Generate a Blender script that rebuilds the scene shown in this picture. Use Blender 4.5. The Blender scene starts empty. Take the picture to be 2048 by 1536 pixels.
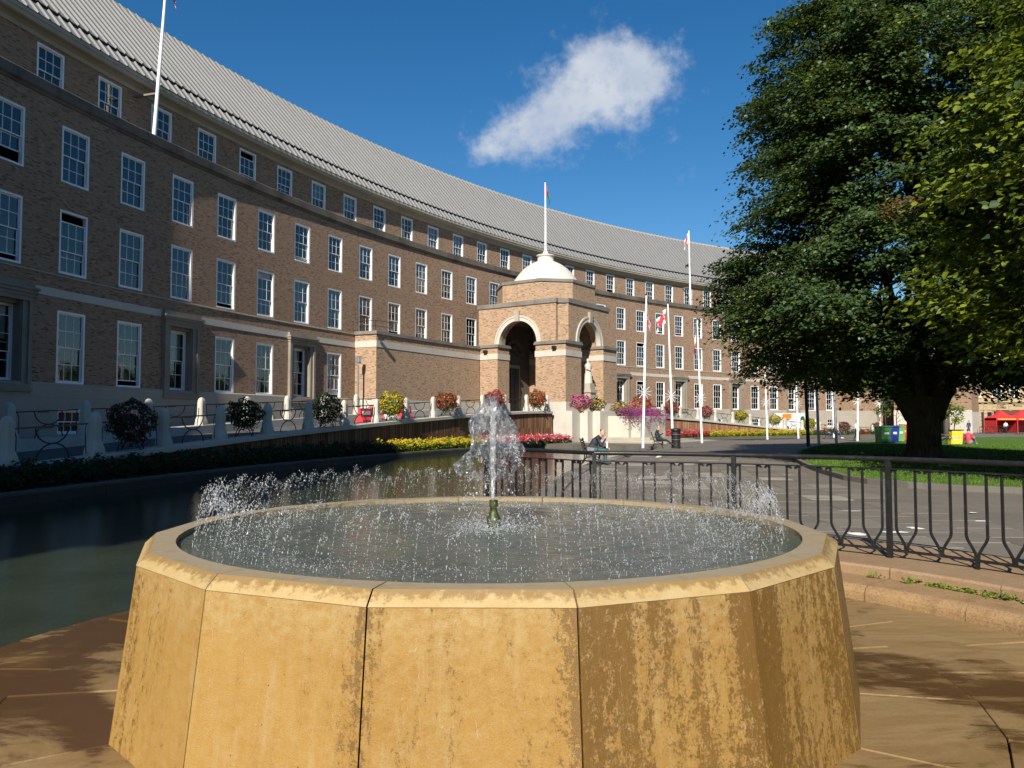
import bpy, bmesh, math, random
import numpy as np
from mathutils import Vector, Matrix, noise as mnoise
R_ = math.radians
random.seed(7)
rng = np.random.default_rng(11)
scn = bpy.context.scene
col = scn.collection

# ------------------------------------------------------------------ camera
EYE = 1.5                                   # eye height above the paved path (path = z 0)
def h(z): return z + EYE                    # heights surveyed from eye level
cam = bpy.data.cameras.new('camera'); camo = bpy.data.objects.new('camera', cam); col.objects.link(camo)
camo.location = (0, 0, EYE); camo.rotation_euler = (R_(90 + 2.798), 0, 0)
cam.sensor_width = 36; cam.lens = 36 * 1594.67 / 2048; cam.clip_start = .05; cam.clip_end = 3000
scn.camera = camo

# ------------------------------------------------------------------ sun, sky, exposure
SUN_AZ, SUN_EL = R_(14.5), R_(34)           # light travels 14.5 deg right of +Y
sd = Vector((math.sin(SUN_AZ) * math.cos(SUN_EL), math.cos(SUN_AZ) * math.cos(SUN_EL), -math.sin(SUN_EL)))
sl = bpy.data.lights.new('sun', 'SUN'); so = bpy.data.objects.new('sun', sl); col.objects.link(so)
sl.energy = 5.0; sl.angle = R_(.53); sl.color = (1, .93, .82)
so.rotation_euler = sd.to_track_quat('-Z', 'Y').to_euler(); so.location = (0, 0, 60)
scn.view_settings.view_transform = 'Standard'; scn.view_settings.look = 'None'
scn.view_settings.exposure = .66; scn.view_settings.gamma = 1
scn.cycles.max_bounces = 8; scn.cycles.transparent_max_bounces = 24
scn.cycles.use_denoising = True
scn.cycles.caustics_reflective = False; scn.cycles.caustics_refractive = False
scn.cycles.sample_clamp_indirect = 6

world = bpy.data.worlds.new('World'); scn.world = world; world.use_nodes = True
def make_world():
    nt = world.node_tree; nt.nodes.clear(); L = nt.links.new
    n = lambda t: nt.nodes.new(t)
    out = n('ShaderNodeOutputWorld'); bg = n('ShaderNodeBackground')
    sky = n('ShaderNodeTexSky'); sky.sky_type = 'NISHITA'; sky.sun_disc = False
    sky.sun_elevation = SUN_EL; sky.sun_rotation = math.pi + SUN_AZ
    sky.altitude = 60; sky.air_density = 1.0; sky.dust_density = .2; sky.ozone_density = 3.0
    tc = n('ShaderNodeTexCoord')
    # one cumulus, laid out on the plane of the sky around its own direction
    c = Vector(((1150 - 1024) / 1594.67, 1, 0)); el = math.atan((768 - 205) / 1594.67) + R_(2.798)
    az = math.atan2((1150 - 1024) / 1594.67, 1)
    c = Vector((math.sin(az) * math.cos(el), math.cos(az) * math.cos(el), math.sin(el)))
    rt = Vector((math.cos(az), -math.sin(az), 0)); up = rt.cross(c)
    def dot(v):
        d = n('ShaderNodeVectorMath'); d.operation = 'DOT_PRODUCT'
        L(tc.outputs['Generated'], d.inputs[0]); d.inputs[1].default_value = v; return d.outputs['Value']
    def M(op, a, b=None, cl=False):
        m = n('ShaderNodeMath'); m.operation = op; m.use_clamp = cl
        for i, v in enumerate((a, b)):
            if v is None: continue
            if isinstance(v, (int, float)): m.inputs[i].default_value = v
            else: L(v, m.inputs[i])
        return m.outputs[0]
    dc = dot(c); u = M('DIVIDE', dot(rt), dc); v = M('DIVIDE', dot(up), dc)
    comb = n('ShaderNodeCombineXYZ'); L(u, comb.inputs[0]); L(v, comb.inputs[1])
    def fbm(scale, detail, rough, off):
        a = n('ShaderNodeVectorMath'); a.operation = 'ADD'; L(comb.outputs[0], a.inputs[0]); a.inputs[1].default_value = off
        t = n('ShaderNodeTexNoise'); t.noise_dimensions = '3D'; t.inputs['Scale'].default_value = scale
        t.inputs['Detail'].default_value = detail; t.inputs['Roughness'].default_value = rough
        L(a.outputs[0], t.inputs['Vector']); return t.outputs['Fac']
    # lobes: centre px, radii px, rotation
    lobes = [(1205, 150, 80, 52, 18, 1.3), (1130, 205, 95, 54, 32, 1.1), (1255, 172, 66, 56, 0, 1.0), (1085, 250, 88, 42, 22, .85),
             (1010, 262, 62, 34, 28, .62), (1300, 175, 55, 50, 0, .48), (1120, 290, 62, 34, 8, .5), (975, 290, 30, 20, 20, .42), (1250, 235, 50, 34, 20, .35), (1300, 300, 46, 22, 20, .2), (1358, 340, 20, 22, 0, .26)]
    acc = None
    for (x, y, a, b, rot, amp) in lobes:
        cu, cv = (x - 1150) / 1594.67, (205 - y) / 1594.67
        cr, sr = math.cos(R_(rot)), math.sin(R_(rot))
        du = M('SUBTRACT', u, cu); dv = M('SUBTRACT', v, cv)
        p = M('DIVIDE', M('ADD', M('MULTIPLY', du, cr), M('MULTIPLY', dv, sr)), a / 1594.67)
        q = M('DIVIDE', M('SUBTRACT', M('MULTIPLY', dv, cr), M('MULTIPLY', du, sr)), b / 1594.67)
        d2 = M('ADD', M('MULTIPLY', p, p), M('MULTIPLY', q, q))
        g = M('MULTIPLY', M('POWER', 2.718, M('MULTIPLY', d2, -.9)), amp)
        acc = g if acc is None else M('ADD', acc, g)
    f1 = fbm(26, 9, .62, (3.1, 7.7, .4)); f2 = fbm(75, 6, .6, (1.3, 2.2, 9.4))
    nz = M('ADD', M('MULTIPLY', M('SUBTRACT', f1, .5), 2.3), M('MULTIPLY', M('SUBTRACT', f2, .5), .9))
    dens = M('ADD', M('MINIMUM', acc, 1.5), nz)
    mr = n('ShaderNodeMapRange'); mr.interpolation_type = 'SMOOTHSTEP'
    mr.inputs['From Min'].default_value = .2; mr.inputs['From Max'].default_value = 1.75; L(dens, mr.inputs['Value'])
    gate = M('MULTIPLY', M('GREATER_THAN', dc, .6), M('GREATER_THAN', acc, .03))
    soft = M('ADD', .72, M('MULTIPLY', fbm(18, 7, .6, (8, 3, 1)), .5)); alpha = M('MINIMUM', M('MULTIPLY', M('MULTIPLY', mr.outputs[0], gate), soft), .95)
    # cloud body: sunlit white, greyer in its own hollows
    sh = n('ShaderNodeMapRange'); sh.inputs['From Min'].default_value = .3; sh.inputs['From Max'].default_value = .75
    L(fbm(14, 5, .55, (5, 1, 2)), sh.inputs['Value'])
    ccol = n('ShaderNodeMix'); ccol.data_type = 'RGBA'; L(sh.outputs[0], ccol.inputs['Factor'])
    ccol.inputs['A'].default_value = (4.7, 5.4, 6.6, 1); ccol.inputs['B'].default_value = (6.9, 7.2, 7.6, 1)
    mx = n('ShaderNodeMix'); mx.data_type = 'RGBA'; L(alpha, mx.inputs['Factor'])
    hs = n('ShaderNodeHueSaturation'); hs.inputs['Saturation'].default_value = 1.34; hs.inputs['Value'].default_value = 1.0; L(sky.outputs[0], hs.inputs['Color'])
    L(hs.outputs[0], mx.inputs['A']); L(ccol.outputs['Result'], mx.inputs['B'])
    L(mx.outputs['Result'], bg.inputs['Color']); bg.inputs['Strength'].default_value = .067
    L(bg.outputs[0], out.inputs['Surface'])
make_world()

# ------------------------------------------------------------------ survey: everything is concentric with the crescent
CX, CY, RW, PH0, BAY = 93.3772, 6.6311, 116.7661, R_(-55.33521632), 3.6
def ang(k): return PH0 + (k - 12.5) * BAY / RW
def W(k, dr=0, z=0, x=0):                   # dr: beyond the facade line (+ into the building); x: metres along it
    a = ang(k) + x / RW
    return Vector((CX + (RW + dr) * math.sin(a), CY + (RW + dr) * math.cos(a), z))
def P(k, r, z=0):                           # polar about the crescent centre
    a = ang(k); return Vector((CX + r * math.sin(a), CY + r * math.cos(a), z))
TH = R_(2.798); FPX = 1594.67
def ray(x, y):
    px, py = (x - 1024) / FPX, -(y - 768) / FPX
    return Vector((px, math.cos(TH) - py * math.sin(TH), math.sin(TH) + py * math.cos(TH)))
def onz(x, y, z):                           # survey point on a level
    d = ray(x, y); t = (z - EYE) / d.z; return Vector((d.x * t, d.y * t, z))
def aty(x, y, Y):
    d = ray(x, y); t = Y / d.y; return Vector((d.x * t, Y, EYE + d.z * t))

# ------------------------------------------------------------------ node helpers
MATS = {}
class NT:
    def __init__(s, name):
        s.m = bpy.data.materials.new(name); s.m.use_nodes = True; s.t = s.m.node_tree; s.t.nodes.clear()
        s.out = s.t.nodes.new('ShaderNodeOutputMaterial'); MATS[name] = s.m
    def n(s, t, ins=None, **kw):
        nd = s.t.nodes.new(t)
        for k, v in kw.items(): setattr(nd, k, v)
        for k, v in (ins or {}).items(): s.put(nd.inputs[k], v)
        return nd
    def put(s, sock, v):
        if isinstance(v, bpy.types.NodeSocket): s.t.links.new(v, sock)
        elif isinstance(v, bpy.types.Node): s.t.links.new(v.outputs[0], sock)
        else: sock.default_value = v
    def uv(s): return s.n('ShaderNodeTexCoord').outputs['UV']
    def obj(s): return s.n('ShaderNodeTexCoord').outputs['Object']
    def pos(s): return s.n('ShaderNodeNewGeometry').outputs['Position']
    def rnd(s): return s.n('ShaderNodeObjectInfo').outputs['Random']
    def mapv(s, v, scale=(1, 1, 1), loc=(0, 0, 0)):
        return s.n('ShaderNodeMapping', {'Vector': v, 'Scale': scale, 'Location': loc}).outputs[0]
    def noise(s, v, scale, detail=4, rough=.55, dist=0):
        return s.n('ShaderNodeTexNoise', {'Vector': v, 'Scale': scale, 'Detail': detail, 'Roughness': rough, 'Distortion': dist}).outputs['Fac']
    def ramp(s, f, stops, interp='LINEAR'):
        r = s.n('ShaderNodeValToRGB'); r.color_ramp.interpolation = interp; e = r.color_ramp.elements
        while len(e) < len(stops): e.new(.5)
        for i, (p, c) in enumerate(stops):
            e[i].position = p; e[i].color = (*c, 1) if len(c) == 3 else c
        s.put(r.inputs[0], f); return r.outputs[0]
    def mix(s, f, a, b, mode='MIX'):
        m = s.n('ShaderNodeMix', data_type='RGBA', blend_type=mode)
        s.put(m.inputs['Factor'], f)
        for k, v in (('A', a), ('B', b)): s.put(m.inputs[k], (*v, 1) if isinstance(v, tuple) and len(v) == 3 else v)
        return m.outputs['Result']
    def math(s, op, a, b=0.0, clamp=False):
        m = s.n('ShaderNodeMath', operation=op, use_clamp=clamp); s.put(m.inputs[0], a); s.put(m.inputs[1], b); return m.outputs[0]
    def rng(s, v, a, b, c=0.0, d=1.0, smooth=False):
        m = s.n('ShaderNodeMapRange', {'Value': v, 'From Min': a, 'From Max': b, 'To Min': c, 'To Max': d})
        if smooth: m.interpolation_type = 'SMOOTHSTEP'
        return m.outputs[0]
    def bump(s, hgt, st=.3, dist=.02, nrm=None):
        b = s.n('ShaderNodeBump', {'Height': hgt, 'Strength': st, 'Distance': dist})
        if nrm is not None: s.put(b.inputs['Normal'], nrm)
        return b.outputs[0]
    def pbr(s, color, rough=.8, nrm=None, metal=0.0, spec=.5, trans=0.0, **kw):
        b = s.n('ShaderNodeBsdfPrincipled'); 
        s.put(b.inputs['Base Color'], (*color, 1) if isinstance(color, tuple) and len(color) == 3 else color)
        s.put(b.inputs['Roughness'], rough); s.put(b.inputs['Metallic'], metal); s.put(b.inputs['Specular IOR Level'], spec)
        s.put(b.inputs['Transmission Weight'], trans)
        if nrm is not None: s.put(b.inputs['Normal'], nrm)
        for k, v in kw.items(): s.put(b.inputs[k], v)
        return b.outputs[0]
    def end(s, sh): s.put(s.out.inputs['Surface'], sh); return s.m

def plain(name, c, rough=.6, metal=0.0, var=.12, scale=3.0, spec=.5, bump=0.0, bscale=40):
    t = NT(name); p = t.obj(); f = t.noise(p, scale, 5)
    dark = tuple(x * (1 - var * 1.6) for x in c); lite = tuple(min(1, x * (1 + var)) for x in c)
    colr = t.ramp(f, [(.3, dark), (.7, lite)])
    nr = t.bump(t.noise(p, bscale, 4), bump, .01) if bump else None
    return t.end(t.pbr(colr, rough, nr, metal, spec))

def m_brick(name, tone=(1, 1, 1), soldier=False):
    t = NT(name); uv = t.uv()
    b = t.n('ShaderNodeTexBrick', {'Vector': uv, 'Color1': (1, 1, 1, 1), 'Color2': (0, 0, 0, 1), 'Mortar': (.5, .5, .5, 1), 'Scale': 1.0,
        'Mortar Size': .0075, 'Mortar Smooth': .1, 'Bias': 0.0, 'Brick Width': .215, 'Row Height': .07}, offset=.37, offset_frequency=2, squash=1.0)
    c = lambda r, g, bb: (r * tone[0], g * tone[1], bb * tone[2])
    base = t.ramp(b.outputs['Color'], [(0, c(.105, .062, .042)), (.1, c(.15, .092, .058)), (.2, c(.25, .155, .092)), (.6, c(.29, .182, .108)), (.88, c(.32, .205, .125)), (1, c(.37, .25, .16))])
    big = t.noise(uv, .35, 5, .6); streak = t.noise(t.mapv(uv, (1.6, .12, 1)), 1.0, 4, .6)
    base = t.mix(t.rng(big, .35, .75, 0, .28), base, c(.22, .14, .085))
    base = t.mix(t.rng(streak, .5, .8, 0, .3), base, c(.15, .10, .07))
    colr = t.mix(b.outputs['Fac'], base, c(.30, .225, .155))
    hgt = t.math('ADD', t.math('MULTIPLY', b.outputs['Fac'], -1.0), t.math('MULTIPLY', t.noise(uv, 60, 3), .4))
    return t.end(t.pbr(colr, .9, t.bump(hgt, .45, .012), spec=.2))
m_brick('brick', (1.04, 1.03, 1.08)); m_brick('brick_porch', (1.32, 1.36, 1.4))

def m_stone(name, c, stain=(.25, .23, .2), amt=.45, joints=None, rough=.85):
    c = tuple(x * .76 for x in c); stain = tuple(x * .76 for x in stain); t = NT(name); p = t.pos()
    f = t.noise(p, .55, 6, .62); g = t.noise(t.mapv(p, (1, 1, .18)), 1.7, 5, .65); fine = t.noise(p, 35, 4)
    colr = t.mix(t.rng(f, .42, .75, 0, amt), c, stain)
    colr = t.mix(t.rng(g, .55, .8, 0, amt * .8), colr, tuple(x * .6 for x in stain))
    colr = t.mix(t.rng(fine, .3, .7, 0, .12), colr, tuple(x * .75 for x in c))
    hgt = fine
    if joints:
        b = t.n('ShaderNodeTexBrick', {'Vector': t.uv(), 'Scale': 1.0, 'Mortar Size': .006, 'Brick Width': joints[0], 'Row Height': joints[1]})
        colr = t.mix(t.math('MULTIPLY', b.outputs['Fac'], .5), colr, tuple(x * .4 for x in c)); hgt = t.math('SUBTRACT', fine, t.math('MULTIPLY', b.outputs['Fac'], 2.0))
    return t.end(t.pbr(colr, rough, t.bump(hgt, .25, .01), spec=.25))
m_stone('stone', (.52, .46, .37)); m_stone('surround_stone', (.36, .31, .245), (.16, .14, .115), .6); m_stone('stone_white', (.66, .62, .54), (.42, .37, .29), .35)
m_stone('plinth_stone', (.50, .45, .37), (.33, .29, .24), .4, (1.8, .55))
m_stone('stone_dark', (.20, .17, .14), (.045, .04, .035), .85)
m_stone('coping_dark', (.27, .25, .22), (.09, .085, .08), .6)
m_stone('cream_stone', (.52, .40, .24), (.35, .25, .14), .4)
m_stone('dome_render', (.74, .70, .62), (.55, .50, .42), .3)
plain('white_paint', (.80, .80, .79), .35, 0, .04, 2); plain('white_metal', (.82, .82, .81), .3, 0, .03, 2)
plain('iron', (.02, .021, .023), .45, .3, .3, 8, .5, .15); plain('black_plastic', (.02, .02, .022), .35, 0, .2)
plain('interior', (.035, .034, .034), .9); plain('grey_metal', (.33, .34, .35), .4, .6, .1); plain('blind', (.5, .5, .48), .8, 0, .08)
plain('wood_dark', (.035, .022, .014), .55, 0, .3, 6); plain('soil', (.05, .035, .022), .95, 0, .3, 9, .2, .5)

def m_rustiron():
    t = NT('fence_iron'); p = t.pos()
    f = t.noise(p, 9, 6, .7); colr = t.mix(t.rng(f, .62, .74, 0, .7), (.016, .017, .019), (.08, .036, .018))
    return t.end(t.pbr(colr, t.rng(f, .5, .7, .38, .8), t.bump(t.noise(p, 60, 4), .3, .004), .25))
m_rustiron()

def m_glass():
    t = NT('glass'); fr = t.n('ShaderNodeFresnel', {'IOR': 1.5})
    f = t.math('ADD', t.math('MULTIPLY', fr.outputs[0], 1.25), .04, True)
    wob = t.bump(t.noise(t.pos(), 1.3, 2), .012, .05)
    gl = t.n('ShaderNodeBsdfGlossy', {'Color': (.86, .87, .86, 1), 'Roughness': .02, 'Normal': wob}); tr = t.n('ShaderNodeBsdfTransparent', {'Color': (.78, .82, .84, 1)})
    mx = t.n('ShaderNodeMixShader', {0: f, 1: tr.outputs[0], 2: gl.outputs[0]}); return t.end(mx.outputs[0])
m_glass()

def m_roof():
    t = NT('roof_sheet'); uv = t.uv()
    b = t.n('ShaderNodeTexBrick', {'Vector': uv, 'Color1': (1, 1, 1, 1), 'Color2': (0, 0, 0, 1), 'Mortar': (.5, .5, .5, 1), 'Scale': 1.0, 'Mortar Size': .012, 'Brick Width': .6, 'Row Height': .62}, offset=.5)
    f = t.noise(uv, .5, 6, .6); st = t.noise(t.mapv(uv, (2.2, .25, 1)), 1, 5, .65)
    c = t.mix(t.math('MULTIPLY', b.outputs['Color'], .35), (0.1862, 0.1885, 0.1900), (0.1520, 0.1543, 0.1566))
    c = t.mix(t.rng(t.noise(uv, .12, 6, .7), .45, .7, 0, .45), c, (.13, .13, .135)); c = t.mix(t.rng(t.noise(t.mapv(uv, (1.6, 1.6, 1)), 1, 2), .68, .74, 0, .5), c, (.27, .265, .25)); c = t.mix(t.rng(f, .4, .75, 0, .35), c, (0.1368, 0.1383, 0.1406)); c = t.mix(t.rng(st, .52, .8, 0, .35), c, (0.0988, 0.0988, 0.0988))
    c = t.mix(t.math('MULTIPLY', b.outputs['Fac'], .65), c, (0.0912, 0.0874, 0.0836))
    sep = t.n('ShaderNodeSeparateXYZ', {0: uv}); saw = t.math('FRACT', t.math('DIVIDE', sep.outputs[1], .62))
    return t.end(t.pbr(c, .62, t.bump(t.math('ADD', t.math('MULTIPLY', saw, -1.0), t.math('MULTIPLY', t.noise(uv, 14, 3), .3)), .6, .025), spec=.35))
m_roof(); m_stone('roof_roll', (.30, .30, .295), (.2, .2, .19), .4, None, .6); m_stone('ridge_stone', (.52, .45, .34), (.42, .30, .17), .5)

# ------------------------------------------------------------------ mesh builder
class MB:
    def __init__(s): s.v = []; s.f = []; s.u = []; s.mi = []
    def face(s, pts, uv=None, m=0):
        i = len(s.v); s.v.extend([tuple(p) for p in pts]); s.f.append(tuple(range(i, i + len(pts))))
        s.u.append(uv if uv is not None else [(0, 0)] * len(pts)); s.mi.append(m)
    def box(s, a, b, M=None, m=0, uvs=True):
        x0, y0, z0 = a; x1, y1, z1 = b
        c = [Vector(p) for p in ((x0, y0, z0), (x1, y0, z0), (x1, y1, z0), (x0, y1, z0), (x0, y0, z1), (x1, y0, z1), (x1, y1, z1), (x0, y1, z1))]
        if M is not None: c = [M @ p for p in c]
        X, Y, Z = x1 - x0, y1 - y0, z1 - z0
        for q, (a_, b_, o) in (((0, 1, 5, 4), (X, Z, x0)), ((1, 2, 6, 5), (Y, Z, y0)), ((2, 3, 7, 6), (X, Z, x0)), ((3, 0, 4, 7), (Y, Z, y0)), ((4, 5, 6, 7), (X, Y, x0)), ((3, 2, 1, 0), (X, Y, x0))):
            s.face([c[i] for i in q], [(o, z0), (o + a_, z0), (o + a_, z0 + b_), (o, z0 + b_)], m)
    def grid(s, rows, m=0, closed=False, uvs=None):   # shared vertices
        i0 = len(s.v); nr, nc = len(rows), len(rows[0])
        for r in rows: s.v.extend([tuple(p) for p in r])
        for i in range(nr - 1):
            for j in range(nc if closed else nc - 1):
                j2 = (j + 1) % nc
                s.f.append((i0 + i * nc + j, i0 + i * nc + j2, i0 + (i + 1) * nc + j2, i0 + (i + 1) * nc + j)); s.mi.append(m)
                s.u.append([uvs[i][j], uvs[i][j + 1], uvs[i + 1][j + 1], uvs[i + 1][j]] if uvs else [(0, 0)] * 4)
    def tube(s, pts, rad, n=8, m=0, cap=True):
        pts = [Vector(p) for p in pts]; rows = []
        rad = rad if isinstance(rad, (list, tuple)) else [rad] * len(pts)
        prev = None
        for i, p in enumerate(pts):
            d = (pts[min(i + 1, len(pts) - 1)] - pts[max(i - 1, 0)])
            d = d.normalized() if d.length > 1e-9 else Vector((0, 0, 1))
            if prev is None: ref = Vector((0, 0, 1)) if abs(d.z) < .9 else Vector((1, 0, 0)); a = d.cross(ref).normalized()
            else: a = (prev - d * prev.dot(d)).normalized()
            prev = a; b = d.cross(a)
            rows.append([p + (a * math.cos(2 * math.pi * j / n) + b * math.sin(2 * math.pi * j / n)) * rad[i] for j in range(n)])
        s.grid(rows, m, True)
        if cap:
            for r, rev in ((rows[0], True), (rows[-1], False)): s.face(r[::-1] if not rev else r, None, m)
    def lathe(s, prof, n=16, M=None, m=0, rot=0.0):
        rows = [[Vector((r * math.cos(rot + 2 * math.pi * j / n), r * math.sin(rot + 2 * math.pi * j / n), z)) for j in range(n)] for r, z in prof]
        if M is not None: rows = [[M @ p for p in r] for r in rows]
        s.grid(rows, m, True)
        if prof[-1][0] > 1e-4: s.face(rows[-1], None, m)
        if prof[0][0] > 1e-4: s.face(rows[0][::-1], None, m)
    def sweep(s, prof, k0, k1, per=4, m=0, zf=None, closed=False, r_abs=False, cap=True):   # profile (dr,z) along the arc
        n = max(1, int(math.ceil((k1 - k0) * per))); L = [0]
        pr = prof + [prof[0]] if closed else prof
        for a, b in zip(pr, pr[1:]): L.append(L[-1] + math.hypot(b[0] - a[0], b[1] - a[1]))
        rows, uvs = [], []
        for i in range(n + 1):
            k = k0 + (k1 - k0) * i / n; dz = zf(k) if zf else 0
            rows.append([(P(k, dr, z + dz) if r_abs else W(k, dr, z + dz)) for dr, z in pr]); uvs.append([(k * BAY, l) for l in L])
        for i in range(n):
            for j in range(len(pr) - 1):
                s.face([rows[i][j], rows[i + 1][j], rows[i + 1][j + 1], rows[i][j + 1]], [uvs[i][j], uvs[i + 1][j], uvs[i + 1][j + 1], uvs[i][j + 1]], m)
        if closed and cap:
            s.face(rows[0][:-1][::-1], list(prof)[::-1], m); s.face(rows[-1][:-1], list(prof), m)
    def mesh(s, name, mats, smooth=False):
        me = bpy.data.meshes.new(name); me.from_pydata(s.v, [], s.f)
        uvl = me.uv_layers.new(name='UVMap'); flat = np.array([c for u in s.u for p in u for c in p], dtype=np.float32)
        uvl.data.foreach_set('uv', flat)
        for mm in (mats if isinstance(mats, (list, tuple)) else [mats]): me.materials.append(MATS[mm])
        me.polygons.foreach_set('material_index', s.mi)
        if smooth: me.polygons.foreach_set('use_smooth', [True] * len(s.f))
        me.update(); return me
    def build(s, name, mats, parent=None, smooth=False, **kw): return add(name, s.mesh(name, mats, smooth), parent, **kw)

def add(name, me, parent=None, loc=(0, 0, 0), rz=0.0, local=False, rot=None, scale=None):
    o = bpy.data.objects.new(name, me); col.objects.link(o); o.location = loc
    o.rotation_euler = rot if rot is not None else (0, 0, rz)
    if scale is not None: o.scale = scale if isinstance(scale, (tuple, list)) else (scale,) * 3
    if parent is not None:
        o.parent = parent
        if not local and parent.type == 'EMPTY': o.matrix_parent_inverse = Matrix.Translation(-Vector(parent.location))
    return o
def tag(o, label=None, cat=None, group=None, kind=None):
    if label: o['label'] = label
    if cat: o['category'] = cat
    if group: o['group'] = group
    if kind: o['kind'] = kind
    return o
def thing(name, loc, label, cat, group=None, rz=0.0):
    o = bpy.data.objects.new(name, None); col.objects.link(o); o.location = loc; o.rotation_euler = (0, 0, rz); o.empty_display_size = .3
    return tag(o, label, cat, group)
def raw(name, verts, faces, mats, mi=None, smooth=False, tint=None):   # numpy mesh, faces all the same size
    me = bpy.data.meshes.new(name); verts = np.asarray(verts, np.float32); faces = np.asarray(faces, np.int32)
    me.vertices.add(len(verts)); me.vertices.foreach_set('co', verts.ravel())
    nf, k = faces.shape; me.loops.add(nf * k); me.loops.foreach_set('vertex_index', faces.ravel())
    me.polygons.add(nf); me.polygons.foreach_set('loop_start', np.arange(0, nf * k, k, dtype=np.int32))
    for mm in (mats if isinstance(mats, (list, tuple)) else [mats]): me.materials.append(MATS[mm])
    if mi is not None: me.polygons.foreach_set('material_index', np.asarray(mi, np.int32))
    if smooth: me.polygons.foreach_set('use_smooth', np.ones(nf, bool))
    if tint is not None:
        at = me.attributes.new('tint', 'FLOAT', 'FACE'); at.data.foreach_set('value', np.asarray(tint, np.float32))
    me.update(calc_edges=True); return me
# ================================================================== the crescent building
SURR = {-3, 0, 3, 6, 19, 22, 25, 28}
K0, K1 = -5.6, 32.4
ROWS = {'A': (14.9, 17.225), 'B': (10.684, 13.22), 'C': (6.599, 9.454), 'D': (1.745, 4.947), 'E': (-.5, .62)}
WW = {'A': 1.56, 'B': 1.625, 'C': 1.625, 'D': 1.625, 'E': 1.5}
def rows_at(k):
    r = ['B', 'C']
    if k not in range(8, 18): r.append('D')
    if (k <= 5 or k >= 20) and k not in SURR: r.append('E')
    return r
bld = thing('crescent_building', W(12.5, 2, 0), 'long curved brick civic building with pale ribbed roof and white sash windows', 'building')
KS = list(range(-5, 33))
wall = MB(); attic = MB(); rooms = MB()
def wq(mb, k, x0, x1, z0, z1, dr=0.0):
    mb.face([W(k, dr, h(z0), x0), W(k, dr, h(z0), x1), W(k, dr, h(z1), x1), W(k, dr, h(z1), x0)], [(k * BAY + x0, z0), (k * BAY + x1, z0), (k * BAY + x1, z1), (k * BAY + x0, z1)])
def reveal(mb, k, w, z0, z1, dr, d):
    for x in (-w / 2, w / 2):
        mb.face([W(k, dr, h(z0), x), W(k, dr + d, h(z0), x), W(k, dr + d, h(z1), x), W(k, dr, h(z1), x)], [(0, z0), (d, z0), (d, z1), (0, z1)])
    for z in (z0, z1):
        mb.face([W(k, dr, h(z), -w / 2), W(k, dr, h(z), w / 2), W(k, dr + d, h(z), w / 2), W(k, dr + d, h(z), -w / 2)], [(0, 0), (w, 0), (w, d), (0, d)])
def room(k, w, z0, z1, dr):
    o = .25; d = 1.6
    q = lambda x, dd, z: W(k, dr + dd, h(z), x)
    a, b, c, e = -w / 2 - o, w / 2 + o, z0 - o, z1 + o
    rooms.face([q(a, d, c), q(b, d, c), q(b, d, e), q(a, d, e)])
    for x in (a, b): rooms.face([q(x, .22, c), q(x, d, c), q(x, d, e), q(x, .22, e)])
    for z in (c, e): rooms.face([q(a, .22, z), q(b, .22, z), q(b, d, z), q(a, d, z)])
WB, WT = 1.73, 14.25
for k in KS:
    w = WW['B']; e0, e1 = -1.8, 1.8
    if k == 32: e1 = 1.44
    ww = 1.8 if (k in SURR) else w
    if k < -2:                                          # beyond the frame: plain wall
        wq(wall, k, e0, e1, WB, WT); wq(attic, k, e0, e1, 14.7, 17.36, 1.52); continue
    wq(wall, k, e0, -w / 2, WB, WT) if ww == w else (wq(wall, k, e0, -ww / 2, WB, 5.2), wq(wall, k, e0, -w / 2, 5.2, WT))
    wq(wall, k, w / 2, e1, WB, WT) if ww == w else (wq(wall, k, ww / 2, e1, WB, 5.2), wq(wall, k, w / 2, e1, 5.2, WT))
    if k == 32 or k == 31: wq(wall, k, -w / 2, w / 2, WB, WT); wq(attic, k, e0, e1, 14.7, 17.36, 1.52); continue
    z = WB
    for r in ('D', 'C', 'B'):
        if r not in rows_at(k): continue
        z0, z1 = ROWS[r]
        if r == 'D' and k in SURR: z = 5.2; room(k, 1.8, z0, z1, .5); continue
        if z0 - z > .02: wq(wall, k, -w / 2, w / 2, z, z0)
        reveal(wall, k, w, z0, z1, 0, .22); room(k, w, z0, z1, 0); z = z1
    wq(wall, k, -w / 2, w / 2, z, WT)
    wa = WW['A']; z0, z1 = ROWS['A']
    wq(attic, k, e0, -wa / 2, 14.7, 17.36, 1.52); wq(attic, k, wa / 2, e1, 14.7, 17.36, 1.52)
    wq(attic, k, -wa / 2, wa / 2, z1, 17.36, 1.52); wq(attic, k, -wa / 2, wa / 2, 14.7, z0, 1.52)
    reveal(attic, k, wa, z0, z1, 1.52, .22); room(k, wa, z0, z1, 1.52)
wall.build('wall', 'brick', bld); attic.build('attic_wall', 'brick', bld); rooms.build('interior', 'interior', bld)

pl = MB()                                              # stone plinth with basement openings
for k in KS:
    zb = -1.7; e1 = 1.44 if k == 32 else 1.8
    def pq(x0, x1, z0, z1): pl.face([W(k, -.1, h(z0), x0), W(k, -.1, h(z0), x1), W(k, -.1, h(z1), x1), W(k, -.1, h(z1), x0)], [(k * BAY + x0, z0), (k * BAY + x1, z0), (k * BAY + x1, z1), (k * BAY + x0, z1)])
    if 'E' in rows_at(k) and -2 <= k <= 30:
        z0, z1 = ROWS['E']; w = WW['E']
        pq(-1.8, -w / 2, zb, 1.68); pq(w / 2, e1, zb, 1.68); pq(-w / 2, w / 2, zb, z0); pq(-w / 2, w / 2, z1, 1.68)
        reveal(pl, k, w, z0, z1, -.1, .3); room(k, w, z0, z1, 0)
    else: pq(-1.8, e1, zb, 1.68)
pl.sweep([(-.1, h(1.68)), (-.06, h(1.74)), (.05, h(1.74))], K0, K1, 4)
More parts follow.
